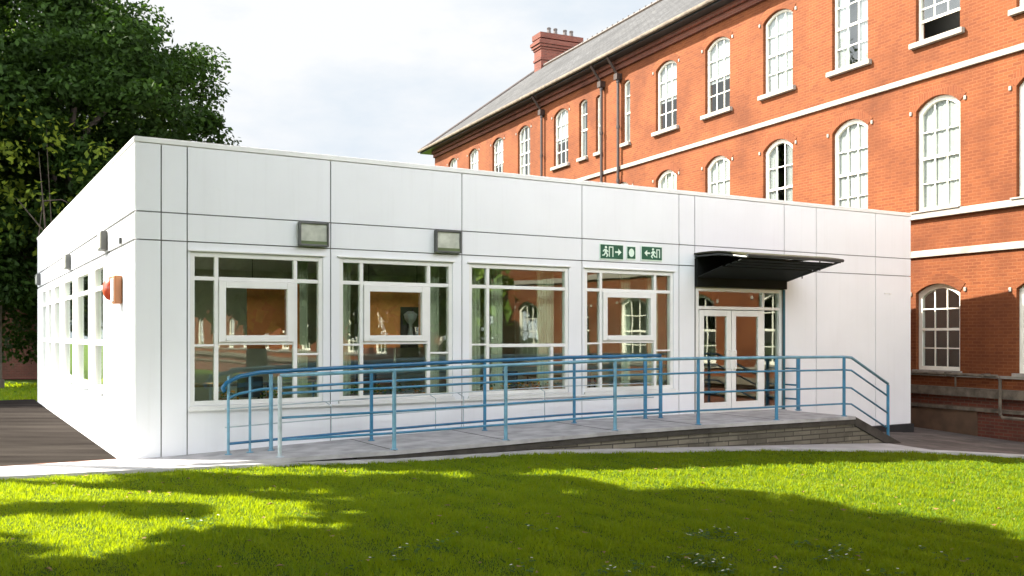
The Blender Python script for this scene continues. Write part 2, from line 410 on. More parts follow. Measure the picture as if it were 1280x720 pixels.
# side wall (left): local plane x=0, seen from -x
swins=[(3.05,4.25),(4.95,6.75),(7.4,9.15),(9.95,11.35),(11.9,12.95),(13.35,14.55)]
SZ0,SZ1=.78,2.90
def side_plate(mb,y0,y1,z0,z1,hs,x,back):
    t=MB(); t.plate([(y0,z0),(y1,z0),(y1,z1),(y0,z1)],hs,x,back=back)
    b=len(mb.v); mb.v+=[(v[1],v[0],v[2]) for v in t.v]; mb.f+=[tuple(b+i for i in reversed(f)) for f in t.f]
sc=MB()
sv=[.05,4.6,7.08,9.55,11.65,13.15,L2]
side_plate(sc,.0,L2,H1+.024,H,[],-.004,.046)
side_plate(sc,.0,L2,H2+.024,H1-.024,[],-.004,.046)
side_plate(sc,.0,L2,WB,H2-.024,[[(a,SZ0),(b,SZ0),(b,SZ1),(a,SZ1)] for a,b in swins],-.004,.046)
sc.build('side_cladding',M['clad'],B)
sb=MB(); sh=[[(a-.01,SZ0-.01),(b+.01,SZ0-.01),(b+.01,SZ1+.01),(a-.01,SZ1+.01)] for a,b in swins]
side_plate(sb,.03,L2-.03,WB,H-.02,sh,.02,.24)
sb.build('side_wall_core',M['gap'],B)
sl=MB(); side_plate(sl,.26,L2-.3,.1,3.1,sh,.26,None); sl.build('side_lining',M['int_wall'],B)
o=MB(); o.box(L1-.25,L1-.0,.05,L2,WB,H-.01); o.box(.05,L1-.3,L2-.25,L2,WB,H-.01); o.build('rear_wall',M['clad'],B)
rf=MB().box(.1,L1-.1,.1,L2-.1,H-.30,H-.12); rf.build('roof',M['roof'],B)
# roof edge trim: white cap with small drip
cp=MB(); e=.018
cp.box(-e,L1+e,-e,.16,H,H+.075); cp.box(-e,.16,.16,L2+e,H,H+.075); cp.box(L1-.16,L1+e,.16,L2+e,H,H+.075); cp.box(.16,L1-.16,L2-.16,L2+e,H,H+.075)
cp.build('roof_trim',M['cap'],B,bevel=.008)
MB().box(13.4,L1+.05,-.05,.15,-.75,-.283).box(L1,L1+.05,.15,L2,-.75,-.283).build('plinth',M['plinth'],B)
MB().box(.70,9.62,-.055,-.006,.625,.655).build('sill_rail',M['cap'],B,bevel=.004)
# interior
MB().box(.26,L1-.26,.26,L2-.26,.12,.18).build('floor',M['int_floor'],B)
MB().box(.27,L1-.27,.27,L2-.27,3.06,3.12).build('ceiling',M['int_ceil'],B)
pw=MB(); pw.plate([(.27,.18),(L1-.27,.18),(L1-.27,3.05),(.27,3.05)],[[(5.6,.19),(6.6,.19),(6.6,2.3),(5.6,2.3)],[(12.2,.19),(13.2,.19),(13.2,2.3),(12.2,2.3)]],6.2,back=6.32); pw.box(9.75,9.85,.27,6.19,.18,3.05)
pw.build('partition',M['int_wall'],B)

def ring(mb,x0,x1,z0,z1,w,y0,y1):
    mb.box(x0,x0+w,y0,y1,z0,z1); mb.box(x1-w,x1,y0,y1,z0,z1)
    mb.box(x0+w,x1-w,y0+.001,y1-.001,z0,z0+w); mb.box(x0+w,x1-w,y0+.001,y1-.001,z1-w,z1)
for i,(a,b) in enumerate(wins):
    fr=MB(); y0,y1=.012,.11
    ring(fr,a+.002,b-.002,WZ0+.002,WZ1-.002,.062,y0,y1)
    vl,vr=a+.37,b-.42
    TZ=2.51
    yb0,yb1=y0+.008,y1-.01
    fr.box(vl-.028,vl+.028,yb0,yb1,WZ0+.064,WZ1-.064)
    fr.box(a+.064,vl-.030,yb0+.003,yb1,TZ-.028,TZ+.028)
    fr.box(vl+.030,b-.064,yb0+.003,yb1,TZ-.028,TZ+.028)
    if i!=2:
        fr.box(vr-.028,vr+.028,yb0,yb1,WZ0+.064,TZ-.030); fr.box(vr-.028,vr+.028,yb0,yb1,TZ+.030,WZ1-.064)
        fr.box(vl+.030,vr-.030,yb0+.003,yb1,1.56,1.60)
        fr.box(a+.064,vl-.030,yb0+.003,yb1,1.54,1.57)
        fr.box(vr+.030,b-.064,yb0+.003,yb1,1.40,1.43)
    else:
        fr.box(vl+.030,b-.064,yb0+.003,yb1,1.50,1.555); fr.box(b-.36,b-.31,yb0,yb1,WZ0+.064,1.498)
        fr.box(a+.064,vl-.030,yb0+.003,yb1,1.53,1.56)
    w_=fr.build('window',M['white'],B,bevel=.004)
    if i!=2:
        sa=MB(); ring(sa,vl+.034,vr-.034,1.604,TZ-.032,.095,y0-.022,y0+.05); sa.build('sash',M['white'],w_,bevel=.005)
        sh_=MB().box(vl+.13,vl+.2,y0-.04,y0-.023,1.63,1.66).build('latch',M['cap'],w_)
    gl=MB().box(a+.03,b-.03,.060,.068,WZ0+.03,WZ1-.03); gl.build('pane',M['glass'],w_)
    MB().box(a-.02,b+.02,-.05,.05,WZ0-.045,WZ0-.001).build('sill',M['cap'],w_,bevel=.004)
    MB().box(a-.03,b+.03,-.035,-.006,WZ1+.012,WZ1+.03).build('head_flashing',M['cap'],w_)
for (a,b) in swins:
    fr=MB()
    def sbx(y0,y1,z0,z1,x0=.012,x1=.11): fr.box(x0,x1,y0,y1,z0,z1)
    z0,z1=SZ0,SZ1
    sbx(a,a+.06,z0,z1); sbx(b-.06,b,z0,z1); sbx(a+.06,b-.06,z0,z0+.06); sbx(a+.06,b-.06,z1-.06,z1)
    sbx(a+.06,b-.06,2.46,2.53,.014,.1); sbx(a+.06,b-.06,1.53,1.62,.014,.1)
    w_=fr.build('side_window',M['white'],B)
    MB().box(.060,.068,a+.03,b-.03,z0+.03,z1-.03).build('pane',M['glass'],w_)
    MB().box(-.05,.05,a-.03,b+.03,z0-.05,z0-.002).build('sill',M['cap'],w_)
# door set
df=MB(); y0,y1=.012,.12
ring(df,DX0+.003,DX1-.003,DZ0+.003,DZ1-.003,.07,y0,y1)
df.box(DX0+.074,DX1-.074,y0+.004,y1-.004,2.20,2.26); df.box(11.84,11.90,y0+.006,y1-.006,DZ0+.075,2.198); df.box(11.84,11.90,y0+.006,y1-.006,2.262,DZ1-.075)
D=df.build('entrance_frame',M['white'],B,bevel=.004)
MB().box(DX0+.03,DX1-.03,.064,.072,2.24,DZ1-.03).box(11.88,DX1-.03,.064,.072,DZ0+.03,2.22).build('pane',M['glass'],D)
for (a,b,hx) in ((10.175,10.99,10.93),(11.005,11.83,11.065)):
    dl=MB(); ring(dl,a,b,DZ0+.02,2.185,.115,.004,.062); dl.box(a+.115,b-.115,.008,.058,DZ0+.135,DZ0+.20)
    d_=dl.build('door',M['white'],B,bevel=.004)
    MB().box(a+.1,b-.1,.03,.038,DZ0+.18,2.08).build('pane',M['glass'],d_)
    MB().tube([(hx,-.005,1.05),(hx,-.055,1.05),(hx,-.055,1.40),(hx,-.005,1.40)],.012).build('handle',M['cap'],d_)
MB().box(DX0-.02,DX1+.02,-.10,.01,.155,.198).build('threshold',M['concrete'],B)
# dark teal corner post right of the door
MB().box(12.39,12.415,-.05,-.006,.2,2.62).build('corner_post',M['teal'],B,bevel=.004)
# canopy
M['fascia']=mat('black_fascia',(.012,.014,.013),rough=.75,var=.2,spec=.2)
cn=empty('canopy',(0,0,0)); cn.parent=B
fb=MB().box(10.06,12.46,-.055,-.006,2.63,3.225); fb.build('fascia',M['fascia'],cn)
def cz(y): t=-y/1.42; return 3.235+.02*math.sin(math.pi*t)-.115*t*t
sheet=MB(); ns=12
for k in range(ns+1):
    y=-.004-1.42*k/ns
    sheet.v+=[(10.03,y,cz(y)),(12.52,y,cz(y)),(12.52,y,cz(y)+.03),(10.03,y,cz(y)+.03)]
for k in range(ns):
    a,b_=4*k,4*k+4
    for i in range(4):
        j=(i+1)%4; sheet.f.append((a+i,a+j,b_+j,b_+i))
sheet.f+=[(3,2,1,0),(4*ns,4*ns+1,4*ns+2,4*ns+3)]
M['canopysheet']=mat('tinted_canopy',(.034,.034,.014),rough=.5,var=.4,scale=2,spec=.2)
sheet.build('roof_sheet',M['canopysheet'],cn,smooth=False)
for x in (10.06,12.46):
    br=MB()
    if x>11: br.tube([(x,-.06,2.80),(x,-.35,2.87),(x,-.8,2.97),(x,-1.38,cz(-1.38)-.03)],.020)
    br.tube([(x,-.03,cz(0)-.03),(x,-.7,cz(-.7)-.03),(x,-1.4,cz(-1.4)-.03)],.022)
    if x>11: br.tube([(x,-.45,2.83),(x,-.45,cz(-.45)-.03)],.012); br.tube([(x,-.9,2.96),(x,-.9,cz(-.9)-.03)],.012)
    br.build('bracket',M['dark'],cn)
lp=MB(); lp.hexa([(10.08,-.72,2.965),(12.44,-.72,2.965),(12.44,-.058,2.80),(10.08,-.058,2.80)],[(10.08,-.72,2.985),(12.44,-.72,2.985),(12.44,-.058,2.82),(10.08,-.058,2.82)])
for y0_ in (-.86,-1.02,-1.18):
    z_=2.985+(-.8-y0_)*.22; lp.hexa([(10.08,y0_-.05,z_),(12.44,y0_-.05,z_),(12.44,y0_+.05,z_-.03),(10.08,y0_+.05,z_-.03)],[(10.08,y0_-.05,z_+.02),(12.44,y0_-.05,z_+.02),(12.44,y0_+.05,z_-.01),(10.08,y0_+.05,z_-.01)])
lp.build('under_panel',M['fascia'],cn)
MB().tube([(10.03,-1.41,cz(-1.41)),(12.52,-1.41,cz(-1.41))],.03).build('front_rail',M['dark'],cn)
# vent boxes
def ventbox(side,c,z):
    mb=MB(); fa=MB(); w,hh,d=.46,.36,.10
    if side=='front':
        ring(mb,c-w/2,c+w/2,z-hh/2,z+hh/2,.028,-d,-.006); fa.box(c-w/2+.03,c+w/2-.03,-d+.03,-d+.05,z-hh/2+.03,z+hh/2-.03)
        mb.box(c-w/2+.002,c+w/2-.002,-d+.06,-.006,z-hh/2+.002,z+hh/2-.002)
        lo=MB(); 
        lo.box(c-w/2+.03,c+w/2-.03,-d+.012,-d+.028,z-hh/2+.03,z-hh/2+.075)
    else:
        d=.10; w=.40; hh=.30; mb.box(-d,-.006,c-w/2,c+w/2,z-hh/2,z+hh/2); fa.box(-d-.012,-d-.001,c-w/2+.03,c+w/2-.03,z-hh/2+.03,z+hh/2-.03); lo=None
    v=mb.build('vent_box',M['ventframe'],B,bevel=.006); fa.build('vent_face',M['ventface'],v)
    if lo: lo.build('lip',M['ventlip'],v)
for c in (2.515,4.77): ventbox('front',c,3.215)
for c in (2.75,7.9,15.1): ventbox('side',c,3.22)
# alarm bell and box on the side wall
ab=MB(); n0,z0=1.95,2.42
pr=[(.0,.19),(.03,.19),(.09,.165),(.13,.11),(.15,.03)]
rings=[]
for (x,r) in pr:
    b_=len(ab.v); rings.append(b_)
    for k in range(20):
        t=2*math.pi*k/20; ab.v.append((-.01-x,n0+r*math.cos(t),z0+r*math.sin(t)))
for i in range(len(pr)-1):
    for k in range(20):
        k2=(k+1)%20; ab.f.append((rings[i]+k,rings[i+1]+k,rings[i+1]+k2,rings[i]+k2))
ab.f.append(tuple(rings[-1]+k for k in reversed(range(20))))
ab.build('alarm_bell',M['alarm'],B,smooth=True)
ax=MB().box(-.12,-.006,1.05,1.32,2.16,2.58); ax.build('alarm_box',M['alarm2'],B,bevel=.02)
MB().box(-.135,-.121,1.08,1.29,2.20,2.54).build('alarm_cover',M['white'],B,bevel=.004)
MB().box(-.03,-.006,1.12,1.26,3.05,3.14).build('junction_box',M['dark'],B)
# small cable marks near right end
MB().box(15.50,15.62,-.02,-.005,2.61,2.63).box(15.65,15.72,-.02,-.005,2.60,2.625).build('cable_stub',M['cap'],B)

# ------------------------------------------------------------------ green signs above window
M['signg']=mat('sign_green',(.006,.10,.055),rough=.35,var=.2,scale=6)
M['signw']=mat('sign_white',(.72,.86,.76),rough=.35)
def sign(x0,x1,z0,z1,label,draw):
    p=W(x0,-.006,z0); t=empty('exit_sign',p,TH,label=label,cat='sign',group='green emergency signs over the fourth window')
    w,h=x1-x0,z1-z0
    MB().box(-.015,w+.015,-.014,0,-.02,h+.015).build('backing',M['signw'],t)
    MB().box(0,w,-.020,-.0145,0,h).build('face',M['signg'],t)
    mb=MB(); 
    def P(pts): 
        q=[(a*w,b*h) for a,b in pts]; mb.plate(q,[],-.0235,back=-.0202)
    draw(P,w,h)
    mb.build('symbol',M['signw'],t)
def man(P,cx,flip=1,k=1.0):
    f=lambda pts:P([(cx+flip*a*k,b) for a,b in pts][::(1 if flip>0 else -1)])
    f([(-.02,.74),(.04,.72),(.07,.80),(.04,.90),(-.02,.90),(-.05,.82)])
    f([(-.08,.68),(.04,.70),(.06,.42),(-.03,.38)])
    f([(-.03,.40),(.06,.42),(.13,.26),(.06,.10),(.02,.14),(.06,.27)])
    f([(-.05,.42),(.0,.36),(-.07,.20),(-.17,.20),(-.17,.27),(-.10,.28)])
    f([(.03,.68),(.14,.52),(.11,.47),(.02,.58)]); f([(-.07,.68),(-.15,.52),(-.11,.48),(-.05,.6)])
def arrow(P,x0,x1,right=True):
    m=(x0+x1)/2
    if right: P([(x0,.44),(m,.44),(m,.25),(x1,.5),(m,.75),(m,.56),(x0,.56)])
    else: P([(x0,.5),(m,.25),(m,.44),(x1,.44),(x1,.56),(m,.56),(m,.75)])
def s1(P,w,h):
    man(P,.22,1,.9)
    P([(.36,.14),(.40,.14),(.40,.88),(.36,.88)]); P([(.402,.80),(.56,.80),(.56,.88),(.402,.88)]); P([(.52,.14),(.56,.14),(.56,.79),(.52,.79)])
    arrow(P,.64,.92)
def s2(P,w,h):
    P([(.5+.34*math.cos(t*math.pi/6),.5+.36*math.sin(t*math.pi/6)) for t in range(12)])
def s3(P,w,h):
    arrow(P,.12,.40,False); man(P,.56,-1,.9); P([(.72,.16),(.76,.16),(.76,.84),(.72,.84)]); P([(.762,.76),(.90,.76),(.90,.84),(.762,.84)]); P([(.86,.16),(.90,.16),(.90,.75),(.86,.75)])
sign(7.83,8.33,3.075,3.325,'longest green exit sign with running figure and arrow, leftmost above the window',s1)
sign(8.43,8.61,3.095,3.31,'smallest square green sign with white disc, between two longer ones',s2)
sign(8.76,9.23,3.095,3.33,'green exit sign with arrow pointing left, nearest the door canopy',s3)

# ------------------------------------------------------------------ ramp and steps
RP=empty('access_ramp',P1,TH,label='grey concrete access ramp with landing and steps along the white building',cat='ramp')
prof=[(.0,.004),(.7,.02),(1.6,.055),(3.1,.11),(4.85,.16),(6.8,.205),(8.5,.215),(12.25,.20)]
def dz(s):
    for (a,x),(b,y) in zip(prof,prof[1:]):
        if a<=s<=b: return x+(y-x)*(s-a)/(b-a)
    return prof[0][1] if s<0 else prof[-1][1]
NO=[(0,-.95),(.7,-1.08),(1.6,-1.36),(3.1,-1.78),(4.85,-1.91),(6.8,-1.93),(8.5,-1.93),(12.25,-1.93)]
def no(s):
    for (a,x),(b,y) in zip(NO,NO[1:]):
        if a<=s<=b: return x+(y-x)*(s-a)/(b-a)
    return -1.93
def rampslab(mb,ya,yb,top,thick,s0=0.,s1=12.25):
    ss=[s0]+[p[0] for p in prof if s0<p[0]<s1]+[s1]
    for a,b in zip(ss,ss[1:]):
        za,zb=dz(a)+top,dz(b)+top
        o1,o2=no(a)+1.93,no(b)+1.93; i1,i2=(o1,o2) if yb<-1 else (0,0)
        mb.hexa([(a,ya+o1,za-thick),(b,ya+o2,zb-thick),(b,yb+i2,zb-thick),(a,yb+i1,za-thick)],[(a,ya+o1,za),(b,ya+o2,zb),(b,yb+i2,zb),(a,yb+i1,za)])
mb=MB(); rampslab(mb,-1.93,-.012,0,.055); mb.build('deck',M['deck'],RP)
for sj in (3.1,4.85,6.8,8.5,10.4):
    MB().box(sj-.008,sj+.008,no(sj)+.02,-.05,dz(sj)+.0005,dz(sj)+.003).build('slab_joint',M['coping'],RP)
mb=MB(); rampslab(mb,-1.905,-1.70,-.057,.09,2.6,12.25); mb.build('edge_band',M['coping'],RP)
fl=MB()
ss=[3.1,4.85,6.8,8.5,12.25]
for a,b in zip(ss,ss[1:]):
    q,r=no(a)+1.93,no(b)+1.93
    fl.hexa([(a,-1.88+q,-.8),(b,-1.88+r,-.8),(b,-1.68+r,-.8),(a,-1.68+q,-.8)],[(a,-1.88+q,dz(a)-.149),(b,-1.88+r,dz(b)-.149),(b,-1.68+r,dz(b)-.149),(a,-1.68+q,dz(a)-.149)])
fl.hexa([(12.25,-1.88,-.8),(13.72,-1.88,-.8),(13.72,-1.68,-.8),(12.25,-1.68,-.8)],[(12.25,-1.88,.05),(13.72,-1.88,-.60),(13.72,-1.68,-.60),(12.25,-1.68,.05)])
fl.build('side_wall',M['flank'],RP)
cpg=MB(); 
cpg.hexa([(12.25,-1.92,.03),(13.95,-1.92,-.72),(13.95,-1.66,-.72),(12.25,-1.66,.03)],[(12.25,-1.92,.20),(13.95,-1.92,-.53),(13.95,-1.66,-.53),(12.25,-1.66,.20)])
cpg.build('raking_coping',M['coping'],RP,bevel=.01)
st=MB(); z=.20
for k in range(4):
    z-=.175; st.box(12.25+.36*k,12.25+.36*(k+1),-1.655,-.06,-.8,z)
st.build('steps',M['concrete'],RP,bevel=.008)

# ------------------------------------------------------------------ handrails
OFF=[1.10,.86,.53,.23]
def pathtube(parent,name,pts,r,m): return MB().tube(pts,r,n=10).build(name,m,parent,smooth=True)
def outer_rail():
    t=empty('handrail',W(1.5,-1.77),TH,label='outer blue railing along the lawn side of the ramp, sloping down at its right',cat='handrail',group='blue tube railings of the ramp')
    t.matrix_world=Matrix.Translation(W(1.48,-1.77))@Matrix.Rotation(TH,4,'Z')
    S0=1.48; y=0
    def yo(s): return no(s)+.14+1.77
    posts=[1.64,3.13,4.85,6.83,8.55,10.36,12.10]
    for s in posts:
        m=M['pale'] if s<3 else (M['blue2'] if s<7 else M['blue'])  # paler towards the left, sun glare put into the paint
        y=yo(s); p=MB().tube([(s-S0,y,dz(s)-.01),(s-S0,y,dz(s)+1.09)],.029,n=12).lathe([(.055,0),(.055,.012),(.034,.014)],(s-S0,y,dz(s)))
        p.build('post',m,t,smooth=False)
    s=13.55; z=-.325; y=0
    MB().tube([(s-S0,y+.15,z-.2),(s-S0,y+.15,z+1.06)],.029,n=12).build('post',M['blue'],t)
    for k,o in enumerate(OFF):
        st_=[1.64]+[p[0] for p in prof if 1.7<p[0]<12.2]
        pts=[(q-S0,yo(q),dz(q)+o) for q in st_]+[(12.10-S0,y,dz(12.1)+o),(12.32-S0,y,dz(12.1)+o-.015)]
        ze=z+o-.02
        pts+= [(13.55-S0,y+.15,ze)]
        r=.026 if k==0 else .017
        pathtube(t,'top_rail' if k==0 else 'rail',pts,r,M['blue2'] if k==0 else M['blue'])
    return t
outer_rail()
def inner_rail():
    S0=1.15; n=-.45
    t=empty('handrail',(0,0,0),0,label='inner blue railing along the white wall under the windows, with rounded left end',cat='handrail',group='blue tube railings of the ramp')
    t.matrix_world=Matrix.Translation(W(S0,n))@Matrix.Rotation(TH,4,'Z')
    for s,r in ((1.15,.020),(1.45,.018),(1.75,.029),(3.28,.027),(5.23,.027),(6.97,.027),(8.5,.034),(8.85,.034)):
        MB().tube([(s-S0,0,dz(s)-.01),(s-S0,0,dz(s)+1.09)],r,n=12).lathe([(.05,0),(.05,.012),(r+.004,.014)],(s-S0,0,dz(s))).build('post',M['blue2'] if s<3 else M['blue'],t)
    for s in (2.72,4.45,4.95,6.5):  # thin hooks standing in for posts mirrored in the wall
        MB().tube([(s-S0,.2,dz(s)+.06),(s-S0,.2,dz(s)+.55),(s-S0-.04,.32,dz(s)+.6)],.008).build('bracket',M['pale'],t)
    for k,o in enumerate([1.12,.88,.15]):
        pts=[(0,0,dz(1.15)+o-.09 if k<2 else dz(1.15)+o),(.15,0,dz(1.3)+o-.04 if k<2 else dz(1.3)+o)]
        if k==0: pts=[(-.05,0,dz(1.1)+.88),(-.08,0,dz(1.1)+.93),(-.03,0,dz(1.1)+1.0)]+pts[1:]
        pts+=[(q-S0,0,dz(q)+o) for q in (1.6,3.1,4.85,6.8,8.5,8.85)]
        pathtube(t,'top_rail' if k==0 else 'rail',pts,.030 if k==0 else .019,M['bluedeep'] if k!=1 else M['blue'])
    # thin wall side tubes, the mirrored rails built as geometry
    for o in (.62,.36):
        pathtube(t,'rail_reflection',[(q-S0,.2,dz(q)+o) for q in (1.15,1.6,3.1,4.85,6.8,8.5,8.85)],.009,M['pale'])
    return t
inner_rail()
def door_rail():
    S0=12.46; n=-.35
    t=empty('handrail',(0,0,0),0,label='thick blue rail post with four short bars into the wall, right of the entrance door',cat='handrail',group='blue tube railings of the ramp')
    t.matrix_world=Matrix.Translation(W(S0,n))@Matrix.Rotation(TH,4,'Z')
    MB().tube([(0,0,.19),(0,0,1.29)],.040,n=12).lathe([(.07,0),(.07,.012),(.045,.014)],(0,0,.20)).build('post',M['blue'],t)
    for h_ in (1.27,1.03,.70,.42): pathtube(t,'rail',[(0,0,h_),(0,.33,h_)],.018,M['blue'])
door_rail()

# ------------------------------------------------------------------ things inside the white building
def furn(name,s,n,rz,label,cat,group=None,z=.18):
    return empty(name,W(s,n,z),TH+rz,label=label,cat=cat,group=group)
def desk(s,n,label):
    t=furn('desk',s,n,0,label,'desk','desks inside the white building')
    MB().box(-.7,.7,-.35,.35,.70,.735).build('desktop',M['wood'],t,bevel=.006)
    for x in (-.62,.62):
        for y in (-.28,.28): MB().tube([(x,y,0),(x,y,.70)],.02).build('leg',M['dark'],t)
    return t
def chair(s,n,rz,label):
    t=furn('chair',s,n,rz,label,'chair','dark chairs inside the white building')
    MB().box(-.21,.21,-.21,.21,.43,.46).build('seat',M['chair'],t,bevel=.01)
    MB().hexa([(-.2,.19,.55),(.2,.19,.55),(.2,.22,.55),(-.2,.22,.55)],[(-.19,.25,.88),(.19,.25,.88),(.19,.28,.88),(-.19,.28,.88)]).build('backrest',M['chair'],t,bevel=.01)
    for x in (-.18,.18):
        MB().tube([(x,-.18,0),(x,-.18,.43)],.013).build('leg',M['dark'],t)
        MB().tube([(x,.2,0),(x,.2,.5),(x,.27,.85)],.013).build('leg',M['dark'],t)
desk(1.7,1.9,'wooden desk inside behind the leftmost large window'); desk(4.0,2.2,'wooden desk inside behind the second large window')
desk(6.2,1.9,'wooden desk inside behind the third window from the left'); desk(8.4,2.1,'wooden desk inside behind the window under the green signs')
chair(1.9,1.2,2.9,'dark chair at the desk behind the leftmost large window'); chair(3.8,1.4,3.3,'dark chair at the desk behind the second large window')
chair(6.5,1.1,2.8,'dark chair at the desk behind the third window from the left'); chair(8.2,1.3,3.1,'dark chair at the desk behind the window under the green signs')
def curtain(s,w,label,z0=.75,z1=2.95,n=.42):
    mb=MB(); k=28
    top=[];
    for i in range(k+1):
        x=-w/2+w*i/k; y=.035*math.sin(i*1.45)+.01*math.sin(i*.7)
        mb.v+= [(x,y,z0-.18),(x,y*1.1,z1-.18),(x,y+.008,z0-.18),(x,y*1.1+.008,z1-.18)]
    for i in range(k):
        a=4*i; mb.f+=[(a,a+4,a+5,a+1),(a+2,a+3,a+7,a+6)]
    o=mb.build('curtain',M['curtain'],None,smooth=True,label=label,cat='curtain',group='pale curtains inside the windows')
    o.location=W(s,n,.18); o.rotation_euler=(0,0,TH)
curtain(3.12,.34,'pale green curtain at the left edge of the second window')
curtain(5.42,.42,'pale green curtain at the left edge of the third window'); curtain(5.95,.22,'narrow pale curtain strip right of the left curtain in the third window')
curtain(6.95,.36,'pale green curtain at the right edge of the third window'); curtain(8.72,.20,'narrow pale curtain inside the sash of the window under the green signs'); curtain(9.36,.24,'narrow pale curtain at the right edge of the window under the green signs'); curtain(2.48,.22,'narrow pale curtain at the right edge of the leftmost large window')
curtain(4.72,.26,'narrow pale green curtain at the right edge of the second window')
def board(s0,s1,z0,z1,label,m,n=.34):  # panel standing in for the brick building mirrored in the glass
    w_=s1-s0; t=MB().box(-w_/2,w_/2,-.02,0,0,z1-z0).build('reflection_board',m,None,label=label,cat='reflection panel',group='boards standing in for window reflections')
    t.location=W((s0+s1)/2,n,z0); t.rotation_euler=(0,0,TH)
    for q in (-.4,.4): MB().tube([(q*w_,-.01,z1-z0),(q*w_,-.01,3.05-z0)],.006).build('hanger',M['dark'],t)
    return t
board(1.62,2.42,1.50,2.48,'plain brown board standing in for a brick reflection, inside the leftmost large window',M['timber'])
q=board(3.45,4.50,1.50,2.47,'orange-brown board with dark panel standing in for reflections, inside the second large window',M['reflect_orange'])
MB().box(.12,.44,-.03,-.021,.0,.66).build('dark_reflection',M['room'],q)  # dark part of the mirrored view, built as a panel
MB().lathe([(.03,0),(.05,.10),(.03,.28),(.04,.30)],(.28,-.06,.06),n=10).lathe([(.02,.30),(.10,.40),(.12,.48),(.05,.53)],(.28,-.06,.06),n=8).build('pale_reflection',M['blind'],q)  # pale shape in the same reflection, built as a solid
def potplant(s,z,n,label,seed):
    rr=random.Random(seed); t=empty('potted_plant',W(s,n,z),TH,label=label,cat='potted plant',group='orange flowering pot plants on the inner sills')
    MB().lathe([(.05,0),(.075,.10),(.08,.10),(.08,.12)],n=12).build('pot',M['pot'],t)
    lf=MB(); flw=MB()
    for i in range(60):
        a=rr.uniform(0,6.28); r=rr.uniform(.02,.16); h=.12+rr.uniform(.0,.13)*(1.2-r*3)
        c=Vector((r*math.cos(a),r*math.sin(a),h)); d=Vector((math.cos(a+1),math.sin(a+1),rr.uniform(-.3,.5)))*.03; e_=Vector((rr.uniform(-1,1),rr.uniform(-1,1),rr.uniform(0,1)))*.025
        (flw if i%3==0 else lf).face([c-d,c-e_,c+d,c+e_])
    lf.build('foliage',M['potleaf'],t); flw.build('flowers',M['flower'],t)
MB_sh=MB().box(.4,9.7,.265,.56,.60,.64); MB_sh.build('inner_sill',M['white'],B)
k=0
sillnames=['leftmost','second','third','fourth']
spots=[(0,2.0,'at the right of'),(0,1.35,'at the centre of'),(1,3.35,'first from the left in'),(1,3.75,'second from the left in'),(1,4.12,'third from the left in'),(1,4.45,'fourth from the left in'),
(2,5.75,'first from the left in'),(2,6.1,'second from the left in'),(2,6.42,'third from the left in'),(2,6.72,'fourth from the left in'),(2,7.02,'rightmost in')]
for wi,s,wd in spots:
    k+=1; potplant(s,.64,.42,f'orange flowering pot plant {wd} the {sillnames[wi]} large window',k)

# ------------------------------------------------------------------ red brick building
RB=empty('brick_building',R0,RA,label='tall three-storey red brick building with arched white sash windows and slate roof',cat='building')
T0,T1=-34.7,60.0; EV=12.0; DEP=10.0; BASE=-1.6
def arch_loop(x0,x1,z0,zt,rise,n=10,inset=0.):
    x0+=inset; x1-=inset; z0+=inset; zt-=inset
    pts=[(x0,z0),(x1,z0)]; w=(x1-x0)/2; cx=(x0+x1)/2; zs=zt-rise
    rad=(w*w+rise*rise)/(2*rise); a0=math.asin(min(1,w/rad))
    for i in range(n+1):
        a=a0-2*a0*i/n; pts.append((cx+rad*math.sin(a),zt-rad+rad*math.cos(a)))
    return pts
colsx=[-1.27-2.83*k for k in range(0,5)]       # left jambs going away
colr=[1.45+2.83*k for k in range(0,21)]
Wd=1.27
specs=[]   # (x0,x1,z0,ztop,rise,kind)
for i,x in enumerate([-1.27,-4.08,-6.90,-9.74,-12.60]): specs.append((x,x+Wd,8.80,11.15,.23,'top'))
for x in (-20.32,-23.88,-26.75,-29.75,-32.6): specs.append((x,x+Wd,8.80,11.15,.23,'top'))
specs += [(-14.80,-14.28,8.80,11.12,.10,'slit'),(-16.78,-16.32,8.80,11.02,.08,'slit'),(-18.12,-17.45,8.80,11.12,.12,'slit')]
for x in [-1.27,-4.08,-6.90,-9.74,-12.60,-15.5,-20.32,-24.0]: specs.append((x,x+Wd,4.66,7.40,.28,'mid'))
for x in [-1.27,-4.08,-6.90,-9.74,-12.60]: specs.append((x,x+Wd,.84,2.93,.22,'low'))
for x in colr:
    specs.append((x,x+Wd,8.80,11.15,.23,'top')); specs.append((x,x+Wd,4.66,7.40,.28,'mid')); specs.append((x,x+Wd,.84,2.93,.22,'low'))
holes=[arch_loop(a,b,c,d,e_) for a,b,c,d,e_,k in specs]
wl=MB(); wl.plate([(T0,.42),(T1,.42),(T1,EV),(T0,EV)],holes,0,back=.30)
wl.box(T0,T0+.3,.01,DEP,BASE,EV); wl.box(T1-.3,T1,.01,DEP,BASE,EV); wl.box(T0,T1,DEP,DEP+.3,BASE,EV)
wl.build('wall',M['brick'],RB)
MB().box(T0-.03,T1,-.03,.3,BASE,.419).build('base_wall',M['basebrick'],RB)
MB().box(T0,T1,-.16,.02,.30,.50).box(T0,T1,-.10,-.031,-.02,.06).build('base_ledge',M['ledge'],RB)
MB().box(T0-.05,T1,-.07,.001,7.86,8.0).build('string_course',M['stone'],RB,bevel=.01)
MB().box(T0-.05,T1,-.06,.001,3.58,3.74).build('string_course',M['stone'],RB,bevel=.01)
MB().box(T0-.05,T1,-.10,.001,4.50,4.655).build('sill_band',M['stone'],RB,bevel=.01)
MB().box(T0,T1,-.05,.001,.74,.80).build('sill_band',M['stone'],RB)
MB().box(T0+.3,T1-.3,.9,1.0,BASE,EV-.2).build('room_back',M['room'],RB)
